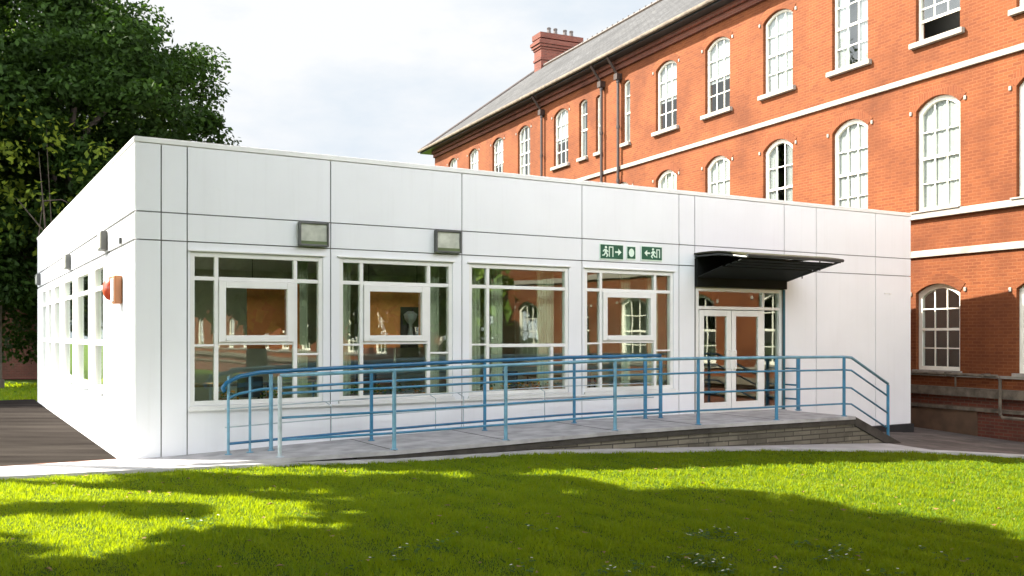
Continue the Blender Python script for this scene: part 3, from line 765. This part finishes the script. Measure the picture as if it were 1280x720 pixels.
MB().box(T0+.3,T1-.3,.31,DEP,7.9,8.0).box(T0+.3,T1-.3,.31,DEP,3.6,3.7).build('room_floor',M['room'],RB)
# sash windows
def sashwin(sp,mode):
    a,b,c,d,rise,kind=sp
    ox,oz=a,c; w=b-a; h=d-c
    fw=.055 if kind=='top' else (.10 if kind!='slit' else .04)
    y=.10
    fr=MB(); outer=arch_loop(0,w,0,h,rise,inset=.002); inn=arch_loop(fw,w-fw,fw+.02,h-fw-.01,rise*.92)
    fr.plate(outer,[inn],y,back=y+.10)
    # glazing bars
    nx_=1 if kind=='slit' else 3
    zm=h*.48
    zt=h-fw-.01-rise*.92
    opened = mode=='open'
    fr.box(fw,w-fw,y+.012,y+.06,zm-.030,zm+.030)
    bw=.014
    for i in range(1,nx_):
        x=fw+(w-2*fw)*i/nx_
        zz=h-fw-.02-(.0 if nx_==3 else 0)-rise*.12
        fr.box(x-bw,x+bw,y+.022,y+.05,zm+.03,zz)
        if not opened: fr.box(x-bw,x+bw,y+.026,y+.054,fw+.02,zm-.03)
    fr.box(fw,w-fw,y+.020,y+.048,(zm+zt)/2-bw+.1,(zm+zt)/2+bw+.1)
    if opened:
        zlift=h*.22; fr.box(fw,w-fw,y+.03,y+.07,zlift-.03,zlift+.03); fr.box(fw,w-fw,y+.03,y+.06,(zlift+zm)/2-bw,(zlift+zm)/2+bw)
        for i in range(1,nx_):
            x=fw+(w-2*fw)*i/nx_; fr.box(x-bw,x+bw,y+.026,y+.054,zlift+.03,zm-.03)
    elif nx_==3: fr.box(fw,w-fw,y+.024,y+.052,(fw+zm)/2-bw,(fw+zm)/2+bw)
    o=fr.build('window',M['sash'],RB); o.location=(ox,0,oz)
    gz0=zlift if opened else fw
    gp=[p for p in arch_loop(fw*.6,w-fw*.6,gz0,h-fw*.6,rise*.95)]
    MB().plate(gp,[],y+.035).build('pane',M['oldglass'],o)
    if mode in('blind','half','open'):
        z0=fw if mode=='blind' else (h*.42 if mode=='half' else h*.55)
        bl=MB(); n=14
        for i in range(n):
            x0_=fw*.7+(w-1.4*fw)*i/n; x1_=fw*.7+(w-1.4*fw)*(i+1)/n; ya=y+.065+.02*(i%2); yb=y+.065+.02*((i+1)%2)
            bl.face([(x0_,ya,z0),(x1_,yb,z0),(x1_,yb,h-.08),(x0_,ya,h-.08)])
        bl.build('blind',M['blind'],o)
    if mode=='curtains':
        bl=MB()
        for (xa,xb) in ((fw*.7,w*.38),(w*.66,w-fw*.7)):
            n=8
            for i in range(n):
                x0_=xa+(xb-xa)*i/n; x1_=xa+(xb-xa)*(i+1)/n; ya=y+.065+.03*(i%2); yb=y+.065+.03*((i+1)%2)
                bl.face([(x0_,ya,fw),(x1_,yb,fw),(x1_,yb,h-.08),(x0_,ya,h-.08)])
        bl.build('curtain',M['blind'],o)
    if kind in('top','slit'):
        ex=.13 if kind=='top' else .04
        MB().box(-ex,w+ex,-.11,.12,-.13,-.002).build('sill',M['stone'],o,bevel=.01)
    else:
        MB().box(-.06,w+.06,-.13 if kind=='mid' else -.075,.12,-.045 if kind=='low' else -.004,.03).build('sill',M['stone'],o)
    if kind!='slit':
        # brick arch ring, slightly proud of the wall
        lo=arch_loop(0,w,0,h,rise,n=12)[2:]; ar=MB(); ww=.24
        cx=w/2; rad=((w/2)**2+rise*rise)/(2*rise); cz_=h-rad
        up=[(cx+(p[0]-cx)*(rad+ww)/rad, cz_+(p[1]-cz_)*(rad+ww)/rad) for p in lo]
        for i in range(len(lo)-1):
            p,q,r_,s_=lo[i],lo[i+1],up[i+1],up[i]
            ar.hexa([(p[0],-.012,p[1]),(q[0],-.012,q[1]),(q[0],.0,q[1]),(p[0],.0,p[1])],[(s_[0],-.012,s_[1]),(r_[0],-.012,r_[1]),(r_[0],0.,r_[1]),(s_[0],0.,s_[1])])
        ar.build('brick_arch',M['arch'] if kind=='mid' else M['brick'],o)
        zs=h-rise-.02
        MB().box(-.18,-.11,-.03,-.001,zs-.04,zs+.06).build('springer_stone',M['stone'],o,bevel=.015); MB().box(w+.11,w+.18,-.03,-.001,zs+.02,zs+.12).build('springer_stone',M['stone'],o,bevel=.015)
    return o
modes={('top',-1.27):'open',('top',-4.08):'curtains',('top',-6.90):'blind',('top',-9.74):'half',('top',-12.60):'half',('top',-20.32):'half',('mid',-1.27):'blind',('mid',-4.08):'blind',('mid',-6.90):'curtains',('mid',-9.74):'blind',('low',-1.27):'none',('low',-12.6):'none',('mid',1.45):'curtains'}
protos={}
for sp in specs:
    key=(sp[5],round(sp[0],2)); md=modes.get(key)
    if md is None: md=random.choice(['blind','half','curtains','blind']) if sp[5]!='low' else 'none'
    ck=(sp[5],md,round(sp[1]-sp[0],2))
    if ck in protos:
        c=copy_tree(protos[ck],RB); c.location=(sp[0],0,sp[2])
    else: protos[ck]=sashwin(sp,md)
# roof
ry,rz_=5.0,16.4; RE0,RE1=-35.7,T1+.6; ev=-.55; ez=EV+.10
rr_=MB()
th=.08
hip=-31.9
rr_.face([(RE0,ev,ez),(RE1,ev,ez),(RE1,ry,rz_),(hip,ry,rz_)])
rr_.face([(RE1,DEP+.6,ez),(RE0,DEP+.6,ez),(hip,ry,rz_),(RE1,ry,rz_)])
rr_.face([(RE0,DEP+.6,ez),(RE0,ev,ez),(hip,ry,rz_)])
rr_.build('roof',M['slate'],RB)
MB().box(RE0+.03,RE1,ev+.02,DEP+.5,ez-.14,ez-.012).build('soffit',M['dark'],RB)
gt=MB().tube([(RE0,ev-.06,ez-.02),(RE1,ev-.06,ez-.02)],.075,n=10); gt.build('gutter',M['cap' if False else 'ledge'],RB,smooth=True)
rt=MB().tube([(hip,ry,rz_+.02),(RE1,ry,rz_+.02)],.11,n=8).tube([(RE0,ev,ez+.02),(hip,ry,rz_+.02)],.09,n=8)
x=hip
while x<6:
    rt.box(x,x+.05,ry-.10,ry+.10,rz_+.0,rz_+.13); x+=.48
rt.build('ridge_tiles',M['pipe'],RB)
MB().box(T0,T1,-.10,.001,11.60,11.78).box(T0,T1,-.20,.001,11.785,11.95).build('eaves_cornice',M['basebrick'],RB)
# down pipes
for t_ in (-21.24,-16.15,-14.93):
    zb=BASE+1
    pp=MB().tube([(t_,-.58,11.98),(t_,-.45,11.80),(t_,-.12,11.35),(t_,-.12,zb)],.055,n=10)
    for zc in (3,5.2,7.4,9.4,11.1): pp.lathe([(.075,0),(.075,.1)],(t_,-.12,zc),n=10)
    pp.box(t_-.12,t_+.12,-.24,-.02,11.2,11.42)
    pp.build('downpipe',M['pipe'],RB,smooth=False)
sp_=MB().tube([(-3.0,-.22,.80),(1.15,-.22,.80),(1.22,-.22,.72),(1.22,-.22,-.02),(1.28,-.22,-.1),(4.5,-.22,-.12)],.035,n=8).tube([(0,-.15,.80),(0,-.15,.52)],.02)
for x in (-2,-1.2,-.2,.8,2.4,3.4): sp_.box(x-.03,x+.03,-.25,-.03,.755,.845) if x<1 else sp_.box(x-.03,x+.03,-.25,-.06,-.16,-.075)
sp_.build('service_pipe',M['ledge'],RB)
MB().box(-1.6,.5,-.06,-.031,-.6,-.03).build('cellar_board',M['cellar'],RB)
# chimney
ch=empty('chimney',(-31.45,6.05,15)); ch.parent=RB
cm=MB(); cm.box(-.42,.42,-1.25,1.25,-.6,2.35); cm.build('stack',M['chimbrick'],ch)
cc=MB(); cc.box(-.47,.47,-1.30,1.30,1.75,1.88); cc.box(-.47,.47,-1.30,1.30,2.35,2.47); cc.box(-.54,.54,-1.37,1.37,2.471,2.62); cc.box(-.60,.60,-1.43,1.43,2.621,2.80); cc.box(-.52,.52,-1.34,1.34,2.801,2.90); cc.box(-.52,.52,-1.34,1.34,2.95,3.25)
cc.build('corbel_cap',M['chimbrick'],ch,bevel=.01)
for y in (.0-.55,-.15,.45,.85,):
    MB().lathe([(.12,0),(.13,.1),(.10,.3),(.12,.42),(.09,.45)],(0,y,3.25),n=10).build('chimney_pot',M['pipe'],ch)

# ------------------------------------------------------------------ dark brick house far left
HB=empty('brick_house',(-15.5,41.0,-.2),R(-4),label='dark red brick house in the shade behind the tall trees at left',cat='house')
hl=[arch_loop(1.4,2.7,0.02,2.9,.4),arch_loop(-2.6,-1.4,1.0,2.9,.3),arch_loop(4.2,5.4,1.0,2.9,.3)]
w_=MB(); w_.plate([(-9,0),(7,0),(7,6.0),(-9,6.0)],hl,0,back=.25); w_.box(6.75,7,.26,8,0,6); w_.box(-9,-8.75,.26,8,0,6); w_.box(-9,7,8,8.2,0,6); w_.build('wall',M['darkbrick'],HB)
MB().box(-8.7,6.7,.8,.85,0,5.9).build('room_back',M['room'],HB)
d_=MB().plate(arch_loop(1.42,2.68,.03,2.88,.4),[],.12); d_.build('door',M['timber'],HB)
for xx in (-2.6,4.2):
    q=MB(); q.plate(arch_loop(xx,xx+1.2,1.0,2.9,.3,inset=.01),[arch_loop(xx+.08,xx+1.12,1.08,2.82,.28)],.1,back=.16); q.box(xx+.08,xx+1.12,.11,.15,1.9,1.95); q=q.build('window',M['sash'],HB)
    MB().plate(arch_loop(xx+.05,xx+1.15,1.05,2.85,.28),[],.13).build('pane',M['oldglass'],q)
MB().box(-9,7,-.06,-.001,3.3,3.45).build('string_course',M['stone'],HB)
hr=MB(); hr.face([(-9.4,-.5,5.9),(7.4,-.5,5.9),(7.4,4,8.6),(-9.4,4,8.6)]); hr.face([(7.4,8.6,5.9),(-9.4,8.6,5.9),(-9.4,4,8.6),(7.4,4,8.6)]); hr.face([(7.4,-.5,5.9),(7.4,8.6,5.9),(7.4,4,8.6)]); hr.face([(-9.4,8.6,5.9),(-9.4,-.5,5.9),(-9.4,4,8.6)])
hr.build('roof',M['slate'],HB)
gp=empty('gate_pillar',(-18.62,34.4,-.25),0,label='pale stone gate pillar at the left edge beside the trees',cat='pillar')
MB().box(-.28,.28,-.28,.28,0,.35).build('foot',M['stone'],gp,bevel=.02)
MB().box(-.22,.22,-.22,.22,.351,3.3).build('shaft',M['stone'],gp,bevel=.02)
MB().box(-.33,.33,-.33,.33,3.301,3.5).build('cap',M['stone'],gp,bevel=.02)

# ------------------------------------------------------------------ trees
def leaf_cloud(clumps, per, size, rng, flat=.5):
    """clumps: list of (centre, radius); returns vertex / face arrays of folded leaf faces"""
    C=np.array([c for c,_ in clumps]); Rr=np.array([r for _,r in clumps])
    n=len(C)*per
    idx=np.repeat(np.arange(len(C)),per)
    d=rng.normal(size=(n,3)); d/=np.linalg.norm(d,axis=1)[:,None]
    r=rng.random(n)**.45
    p=C[idx]+d*(r*Rr[idx])[:,None]*np.array([1,1,.72])
    # leaf axes
    a=rng.normal(size=(n,3)); a/=np.linalg.norm(a,axis=1)[:,None]
    nrm=d*.5+rng.normal(size=(n,3))*.6+np.array([0,0,.6]); nrm/=np.linalg.norm(nrm,axis=1)[:,None]
    u=np.cross(nrm,a); u/=np.linalg.norm(u,axis=1)[:,None]+1e-9
    v=np.cross(nrm,u)
    sz=size*(.6+.8*rng.random(n))[:,None]
    v0=p-u*sz*.5; v1=p+v*sz*.30-nrm*sz*.06; v2=p+u*sz*.55-nrm*sz*.16; v3=p-v*sz*.30-nrm*sz*.06
    V=np.stack([v0,v1,v2,v3],axis=1).reshape(-1,3)
    return V
def mesh_quads(name,V,mat_,parent=None,tri=False):
    k=3 if tri else 4; nf=len(V)//k
    me=bpy.data.meshes.new(name); me.vertices.add(len(V)); me.vertices.foreach_set('co',V.astype(np.float32).ravel())
    me.loops.add(nf*k); me.loops.foreach_set('vertex_index',np.arange(nf*k,dtype=np.int32))
    me.polygons.add(nf); me.polygons.foreach_set('loop_start',np.arange(0,nf*k,k,dtype=np.int32)); me.polygons.foreach_set('loop_total',np.full(nf,k,dtype=np.int32))
    me.materials.append(mat_); me.update(); me.validate()
    o=bpy.data.objects.new(name,me); COL.objects.link(o)
    if parent is not None: o.parent=parent
    return o
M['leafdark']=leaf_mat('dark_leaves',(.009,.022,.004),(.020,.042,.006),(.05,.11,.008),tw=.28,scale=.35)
M['leaflight']=leaf_mat('pale_leaves',(.07,.11,.015),(.13,.17,.02),(.32,.38,.03),tw=.5,scale=.6)
M['leafgreen']=leaf_mat('green_leaves',(.09,.18,.03),(.16,.24,.045),(.25,.38,.04),tw=.5,scale=.4)
M['leafmid']=leaf_mat('mid_leaves',(.045,.085,.012),(.08,.12,.016),(.20,.30,.02),tw=.4,scale=.4)
def tree(name,loc,crown,rad,label,cat='tree',seed=1,nclump=170,per=170,lsize=.28,clr=1.2,lm='leafdark',tr=.45,group=None,lean=(0,0),cut=None,limbs=9):
    rng=np.random.default_rng(seed); rr=random.Random(seed)
    t=empty(name,loc,0,label=label,cat=cat,group=group)
    L0=Vector(loc); c0=Vector(crown)-L0
    tb=MB(); top=c0+Vector((0,0,rad[2]*.35)); mid=Vector((lean[0],lean[1],c0.z*.45))
    P=[Vector((0,0,-.4)),Vector((0.02,0,.6)),mid*.6,mid,(mid+top)/2,top]
    tb.tube(P,[tr*1.5,tr*1.1,tr,tr*.85,tr*.55,tr*.15],n=10) if False else None
    # tapered trunk by segments
    rs=[tr*1.45,tr*1.08,tr*.95,tr*.8,tr*.5,tr*.12]
    def taper(mb,P,rs,n=9):
        base=len(mb.v)
        prev=None; rings=[]
        for i,p in enumerate(P):
            d=(P[min(i+1,len(P)-1)]-P[max(i-1,0)]).normalized()
            a=d.orthogonal().normalized() if prev is None else (prev-d*prev.dot(d)).normalized(); prev=a; b=d.cross(a); rings.append(len(mb.v))
            for k in range(n):
                q=2*math.pi*k/n; w=rs[i]*(1+.08*math.sin(3*q+i)); mb.v.append(tuple(p+(a*math.cos(q)+b*math.sin(q))*w))
        for i in range(len(P)-1):
            for k in range(n):
                k2=(k+1)%n; mb.f.append((rings[i]+k,rings[i]+k2,rings[i+1]+k2,rings[i+1]+k))
        mb.f.append(tuple(rings[-1]+k for k in range(n)))
    taper(tb,P,rs); tb.build('trunk',M['bark'],t,smooth=True)
    # clumps
    cl=[]
    while len(cl)<nclump:
        d=Vector(rng.normal(size=3)).normalized(); r=(.35+.65*rng.random()**.55)
        p=Vector((d.x*rad[0]*r,d.y*rad[1]*r,d.z*rad[2]*r))
        if p.z<-rad[2]*.75 : continue
        w=1+.16*math.sin(d.x*5+seed)+.12*math.sin(d.y*7+d.z*6+seed*2)
        p=c0+Vector((p.x*w,p.y*w,p.z*w))
        if cut and not cut(p+L0): continue
        cl.append((p,clr*(.55+.7*rng.random())))
    lb=MB()
    for i in range(limbs):
        tgt=cl[int(rng.integers(len(cl)))][0]; a0=.35+.5*i/limbs; st_=mid.lerp(top,a0*.9) if i%2 else Vector((mid.x*.9,mid.y*.9,mid.z*(.7+.3*rr.random())))
        m1=st_.lerp(tgt,.45)+Vector((rr.uniform(-.4,.4),rr.uniform(-.4,.4),rr.uniform(.1,.7)))
        taper(lb,[st_,m1,st_.lerp(tgt,.8)+Vector((0,0,.3)),tgt],[tr*.42,tr*.28,tr*.16,tr*.05],n=7)
    lb.build('limbs',M['bark'],t,smooth=True)
    V=leaf_cloud([(tuple(p),r) for p,r in cl],per,lsize,rng)
    mesh_quads('crown',V,M[lm],t)
    return t
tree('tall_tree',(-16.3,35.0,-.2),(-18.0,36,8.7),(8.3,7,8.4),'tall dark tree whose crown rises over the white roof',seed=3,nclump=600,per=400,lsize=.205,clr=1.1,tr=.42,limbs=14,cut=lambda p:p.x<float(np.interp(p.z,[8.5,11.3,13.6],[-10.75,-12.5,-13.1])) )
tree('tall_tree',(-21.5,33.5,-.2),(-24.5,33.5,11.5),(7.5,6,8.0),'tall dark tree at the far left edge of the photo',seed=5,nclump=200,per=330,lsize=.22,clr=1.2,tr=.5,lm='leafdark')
tree('young_tree',(-14.8,30.8,-.2),(-15.3,31.0,6.9),(2.5,1.5,2.1),'young tree with pale yellow-green leaves in front of the tall trees',seed=9,nclump=24,per=22,lsize=.20,clr=.8,tr=.06,lm='leaflight',limbs=4)
tree('young_tree',(-18.0,31.6,-.2),(-17.3,31.8,6.0),(1.3,1.2,2.0),'slender pale-leaved young tree left of the other young tree',seed=19,nclump=20,per=26,lsize=.20,clr=.6,tr=.05,lm='leaflight',limbs=3)
tree('tall_tree',(-27.5,46,-.2),(-27,47,9),(9,5,8),'tall green tree standing behind the dark brick house',seed=15,nclump=150,per=110,lsize=.42,clr=1.6,tr=.5,lm='leafmid')
# trees outside the picture on the left: their shadows fall over the lawn
SUN_EL=R(41); SUN_AZ=R(-14)   # direction the light travels: along +X, slightly +Y
def shade_tree(sx,sy,hc,rad,label,**k):
    """stand a tree so that the shadow of its crown falls around (sx,sy)"""
    L_=hc/math.tan(SUN_EL); X=sx-L_*math.cos(SUN_AZ); Y=sy-L_*math.sin(SUN_AZ)
    return tree('lime_tree',(X,Y,-.1),(X,Y,hc),rad,label,group='trees left of the lawn, out of the picture',lm='leafmid',**k)
shade_tree(3.0,4.6,10.0,(5.0,4.2,4.0),'broad lime tree nearest the camera on the left',seed=21,nclump=300,per=210,lsize=.46,clr=1.3,tr=.35)
shade_tree(-4.6,4.4,8.5,(3.0,2.9,3.0),'lime tree second nearest the camera on the left',seed=22,nclump=130,per=190,lsize=.42,clr=1.1,tr=.28)
shade_tree(10.5,2.6,13.0,(5.2,4.6,4.4),'tallest lime tree standing further left',seed=23,nclump=300,per=190,lsize=.48,clr=1.3,tr=.35)
shade_tree(-1.3,11.35,11.5,(2.5,.30,.8),'narrow lime tree left of the lawn',seed=24,nclump=46,per=150,lsize=.30,clr=.48,tr=.2)
shade_tree(2.3,9.3,10.5,(2.0,1.25,1.1),'lime tree with a round crown left of the lawn',seed=26,nclump=60,per=170,lsize=.38,clr=.85,tr=.2)
shade_tree(-4.6,9.6,9.0,(2.4,.10,.7),'small lime tree with sparse crown left of the lawn',seed=25,nclump=12,per=90,lsize=.28,clr=.34,tr=.10)
# first four trees added to block sky light, the rest mirrored in windows
for i,(x,y,h,r,lb,nc) in enumerate([
 (-.5,-3.2,7.6,5.0,'added broad tree over the camera that blocks sky light from the lawn',300),
 (-8.0,-5.5,5.6,4.8,'added low broad tree blocking sky light behind the camera, furthest left',230),
 (-1.5,-9.5,5.2,5.0,'added low broad tree blocking sky light straight behind the camera',240),
 (6.5,-7.5,5.4,4.8,'added low broad tree blocking sky light behind the camera on its right',240),
 (11.5,-.5,5.2,4.0,'broad tree just right of the camera, out of the picture',110),
 (13.4,4.8,4.4,2.7,'rounder tree between the camera and the brick building',80),
 (14,-14,7,4.8,'broad tree behind the camera, nearest the brick building',90),
 (17,-30,9,5.0,'broad tree at the far end of the lawn',80)]):
    tree('lime_tree',(x,y,-.4),(x,y,h),(r,r,r*.9),lb,seed=40+i,nclump=nc,per=90,lsize=.55,clr=1.5,tr=.35,lm='leafgreen',group='trees behind the camera, seen mirrored in the windows')

# ------------------------------------------------------------------ grass
def blades():
    rng=RNG; parts=[]
    def band(y0,y1,dens,hgt,wid):
        xw=lambda y:y*.56+1.2
        area=(xw(y0)+xw(y1))*(y1-y0); n=int(area*dens)
        y=rng.uniform(y0,y1,n); x=rng.uniform(-1,1,n)*(y*.56+1.2)
        dx,dy=x-P1.x,y-P1.y; s=dx*EC+dy*ES; nn=-dx*ES+dy*EC
        ln=np.interp(s,[a for a,_ in LAWN],[b for _,b in LAWN])
        k=nn<ln+.035*np.sin(s*23)+.015; x,y=x[k],y[k]; n=len(x)
        t=np.clip((x-.3)/10.7,0,1); z=-.62*t*(1-.12*np.sin(np.pi*t))-.047
        clump=.75+.35*np.sin(x*3.1+np.sin(y*2.3)*2)*np.sin(y*4.7+x)+.25*np.sin(x*11+y*7)
        h=hgt*(.55+.75*rng.random(n))*clump.clip(.45,1.5); w=wid*(.7+.6*rng.random(n))
        a=rng.uniform(0,2*np.pi,n); le=rng.uniform(.1,.9,n)*h; la=rng.uniform(0,2*np.pi,n)
        b0=np.stack([x-np.cos(a)*w/2,y-np.sin(a)*w/2,z],1); b1=np.stack([x+np.cos(a)*w/2,y+np.sin(a)*w/2,z],1)
        tp=np.stack([x+np.cos(la)*le,y+np.sin(la)*le,z+h],1)
        parts.append(np.stack([b0,b1,tp],1).reshape(-1,3))
    band(5.0,8.0,5200,.050,.008); band(8.0,10.5,4200,.050,.010); band(10.5,13.5,2600,.050,.013); band(13.5,19,1500,.050,.018)
    # far strip of lawn at the left
    n=16000; x=rng.uniform(-24,-10,n); y=rng.uniform(28.3,38,n); h=.09*(.6+.7*rng.random(n)); w=.035; a=rng.uniform(0,6.28,n); z=np.full(n,-.24)
    parts.append(np.stack([np.stack([x-np.cos(a)*w,y-np.sin(a)*w,z],1),np.stack([x+np.cos(a)*w,y+np.sin(a)*w,z],1),np.stack([x+rng.uniform(-.04,.04,n),y,z+h],1)],1).reshape(-1,3))
    return np.concatenate(parts)
V=blades(); gobj=mesh_quads('lawn_grass',V,M['grass'],tri=True)
tag(gobj,'short mown yellow-green grass covering the whole lawn','grass',kind='stuff')
print('blades',len(V)//3)
M['daisy']=mat('daisy_petal',(.72,.70,.58),rough=.7,var=.2,scale=30)
M['clover']=leaf_mat('clover_leaf',(.03,.07,.01),(.05,.10,.012),(.08,.14,.02),tw=.2,scale=3)
def at(u,v,h=-.05):
    Y=(1.7-h)*1198.9/(v-419.08); return (u-640)/1198.9*Y,Y
dv=[];cv=[]
for (u,v,n) in [(865,662,16),(890,661,12),(870,697,16),(895,699,20),(1035,672,14),(1050,687,8),(967,700,7),(775,715,14),(255,657,10),(517,699,8),(545,680,5),(700,664,6),(1185,675,7),(640,712,6),(1100,700,5),(430,705,4)]:
    cx,cy=at(u,v)
    for k in range(n):
        x=cx+random.gauss(0,.12); y=cy+random.gauss(0,.14); z=g(x,y)-.045
        a=random.uniform(0,6.28)
        if k%3!=0:
            r=.014; zz=z+random.uniform(.045,.062); tl=random.uniform(-.4,.4)
            dv.append([(x+r*math.cos(a+i*math.pi/2),y+r*math.sin(a+i*math.pi/2),zz+tl*r*math.cos(a+i*math.pi/2)) for i in range(4)]) if k%3==1 else None
        for q in range(3):
            x2=x+random.gauss(0,.03); y2=y+random.gauss(0,.03); r=.022; zz=z+random.uniform(.02,.045)
            cv.append([(x2+r*math.cos(a+i*math.pi/2),y2+r*math.sin(a+i*math.pi/2),zz+random.uniform(-.008,.008)) for i in range(4)])
tag(mesh_quads('daisies',np.array(dv).reshape(-1,3),M['daisy']),'small whitish daisies scattered in patches over the lawn','daisies',kind='stuff')
tag(mesh_quads('clover',np.array(cv).reshape(-1,3),M['clover']),'dark green clover patches growing low in the lawn','clover',kind='stuff')

M['dryleaf']=mat('dry_leaf',(.22,.13,.04),rough=.8,var=.5,scale=20)
lv=[]
for k in range(170):
    y=random.uniform(6.2,13.2); x=random.uniform(-.56,.56)*y; s_,n_=SN(x,y)
    if n_>lawn_n(s_)-.05: continue
    z=g(x,y)+random.uniform(-.01,.015); a=random.uniform(0,6.28); r=random.uniform(.015,.032); t1=random.uniform(-.5,.5); t2=random.uniform(-.5,.5)
    lv.append([(x+q*r*math.cos(a+i*math.pi/2),y+q*r*math.sin(a+i*math.pi/2),z+r*(t1 if i%2 else t2)) for i,q in ((0,1.3),(1,.7),(2,1.2),(3,.7))])
tag(mesh_quads('fallen_leaves',np.array(lv).reshape(-1,3),M['dryleaf']),'small dry brown leaves lying scattered on the lawn','leaves',kind='stuff')
# ------------------------------------------------------------------ sky, sun, camera
w=bpy.data.worlds.new('World'); SC.world=w; w.use_nodes=True; N=w.node_tree.nodes; L=w.node_tree.links
bg=N['Background']; sky=N.new('ShaderNodeTexSky'); sky.sky_type='NISHITA'; sky.sun_disc=False; sky.sun_elevation=SUN_EL
sky.sun_rotation=R(-90-14)   # sun stands towards -X
sky.air_density=1.0; sky.dust_density=2.5; sky.ozone_density=1.0
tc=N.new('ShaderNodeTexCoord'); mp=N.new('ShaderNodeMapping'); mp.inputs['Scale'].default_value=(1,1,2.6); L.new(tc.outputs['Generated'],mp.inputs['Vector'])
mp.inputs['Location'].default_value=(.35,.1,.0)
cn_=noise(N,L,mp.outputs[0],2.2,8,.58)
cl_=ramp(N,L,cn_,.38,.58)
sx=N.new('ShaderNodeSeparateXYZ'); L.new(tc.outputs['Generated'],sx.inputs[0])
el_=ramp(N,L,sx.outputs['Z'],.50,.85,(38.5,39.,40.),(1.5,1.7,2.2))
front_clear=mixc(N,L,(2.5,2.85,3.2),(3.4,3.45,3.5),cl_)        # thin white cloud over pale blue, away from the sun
back=mixc(N,L,sky.outputs[0],el_,cl_)                         # unseen sky behind the camera, brightened to fill the shaded front wall
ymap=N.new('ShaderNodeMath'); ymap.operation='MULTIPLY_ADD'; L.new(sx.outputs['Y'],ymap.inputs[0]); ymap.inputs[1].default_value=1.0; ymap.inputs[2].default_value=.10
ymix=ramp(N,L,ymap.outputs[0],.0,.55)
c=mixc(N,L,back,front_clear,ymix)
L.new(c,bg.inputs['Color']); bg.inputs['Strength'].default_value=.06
sd=bpy.data.lights.new('Sun','SUN'); sd.energy=5.0; sd.angle=R(.53); sd.color=(1,.93,.80)
so=bpy.data.objects.new('sun',sd); COL.objects.link(so)
d=Vector((math.cos(SUN_AZ)*math.cos(SUN_EL),math.sin(SUN_AZ)*math.cos(SUN_EL),-math.sin(SUN_EL)))
so.rotation_euler=d.to_track_quat('-Z','Y').to_euler()
cd=bpy.data.cameras.new('Camera'); co=bpy.data.objects.new('Camera',cd); COL.objects.link(co)
co.location=(0,0,1.7); co.rotation_euler=(R(90),0,0); cd.sensor_width=36; cd.lens=36*1198.9/1280; cd.shift_y=59.08/1280
cd.clip_end=2000; cd.clip_start=.05; SC.camera=co
SC.render.engine='CYCLES'; SC.render.resolution_x=1024; SC.render.resolution_y=576
SC.view_settings.view_transform='Standard'; SC.view_settings.look='None'; SC.view_settings.gamma=1; SC.view_settings.use_curve_mapping=False
SC.view_settings.exposure=2.28
SC.cycles.max_bounces=8; SC.cycles.transparent_max_bounces=16
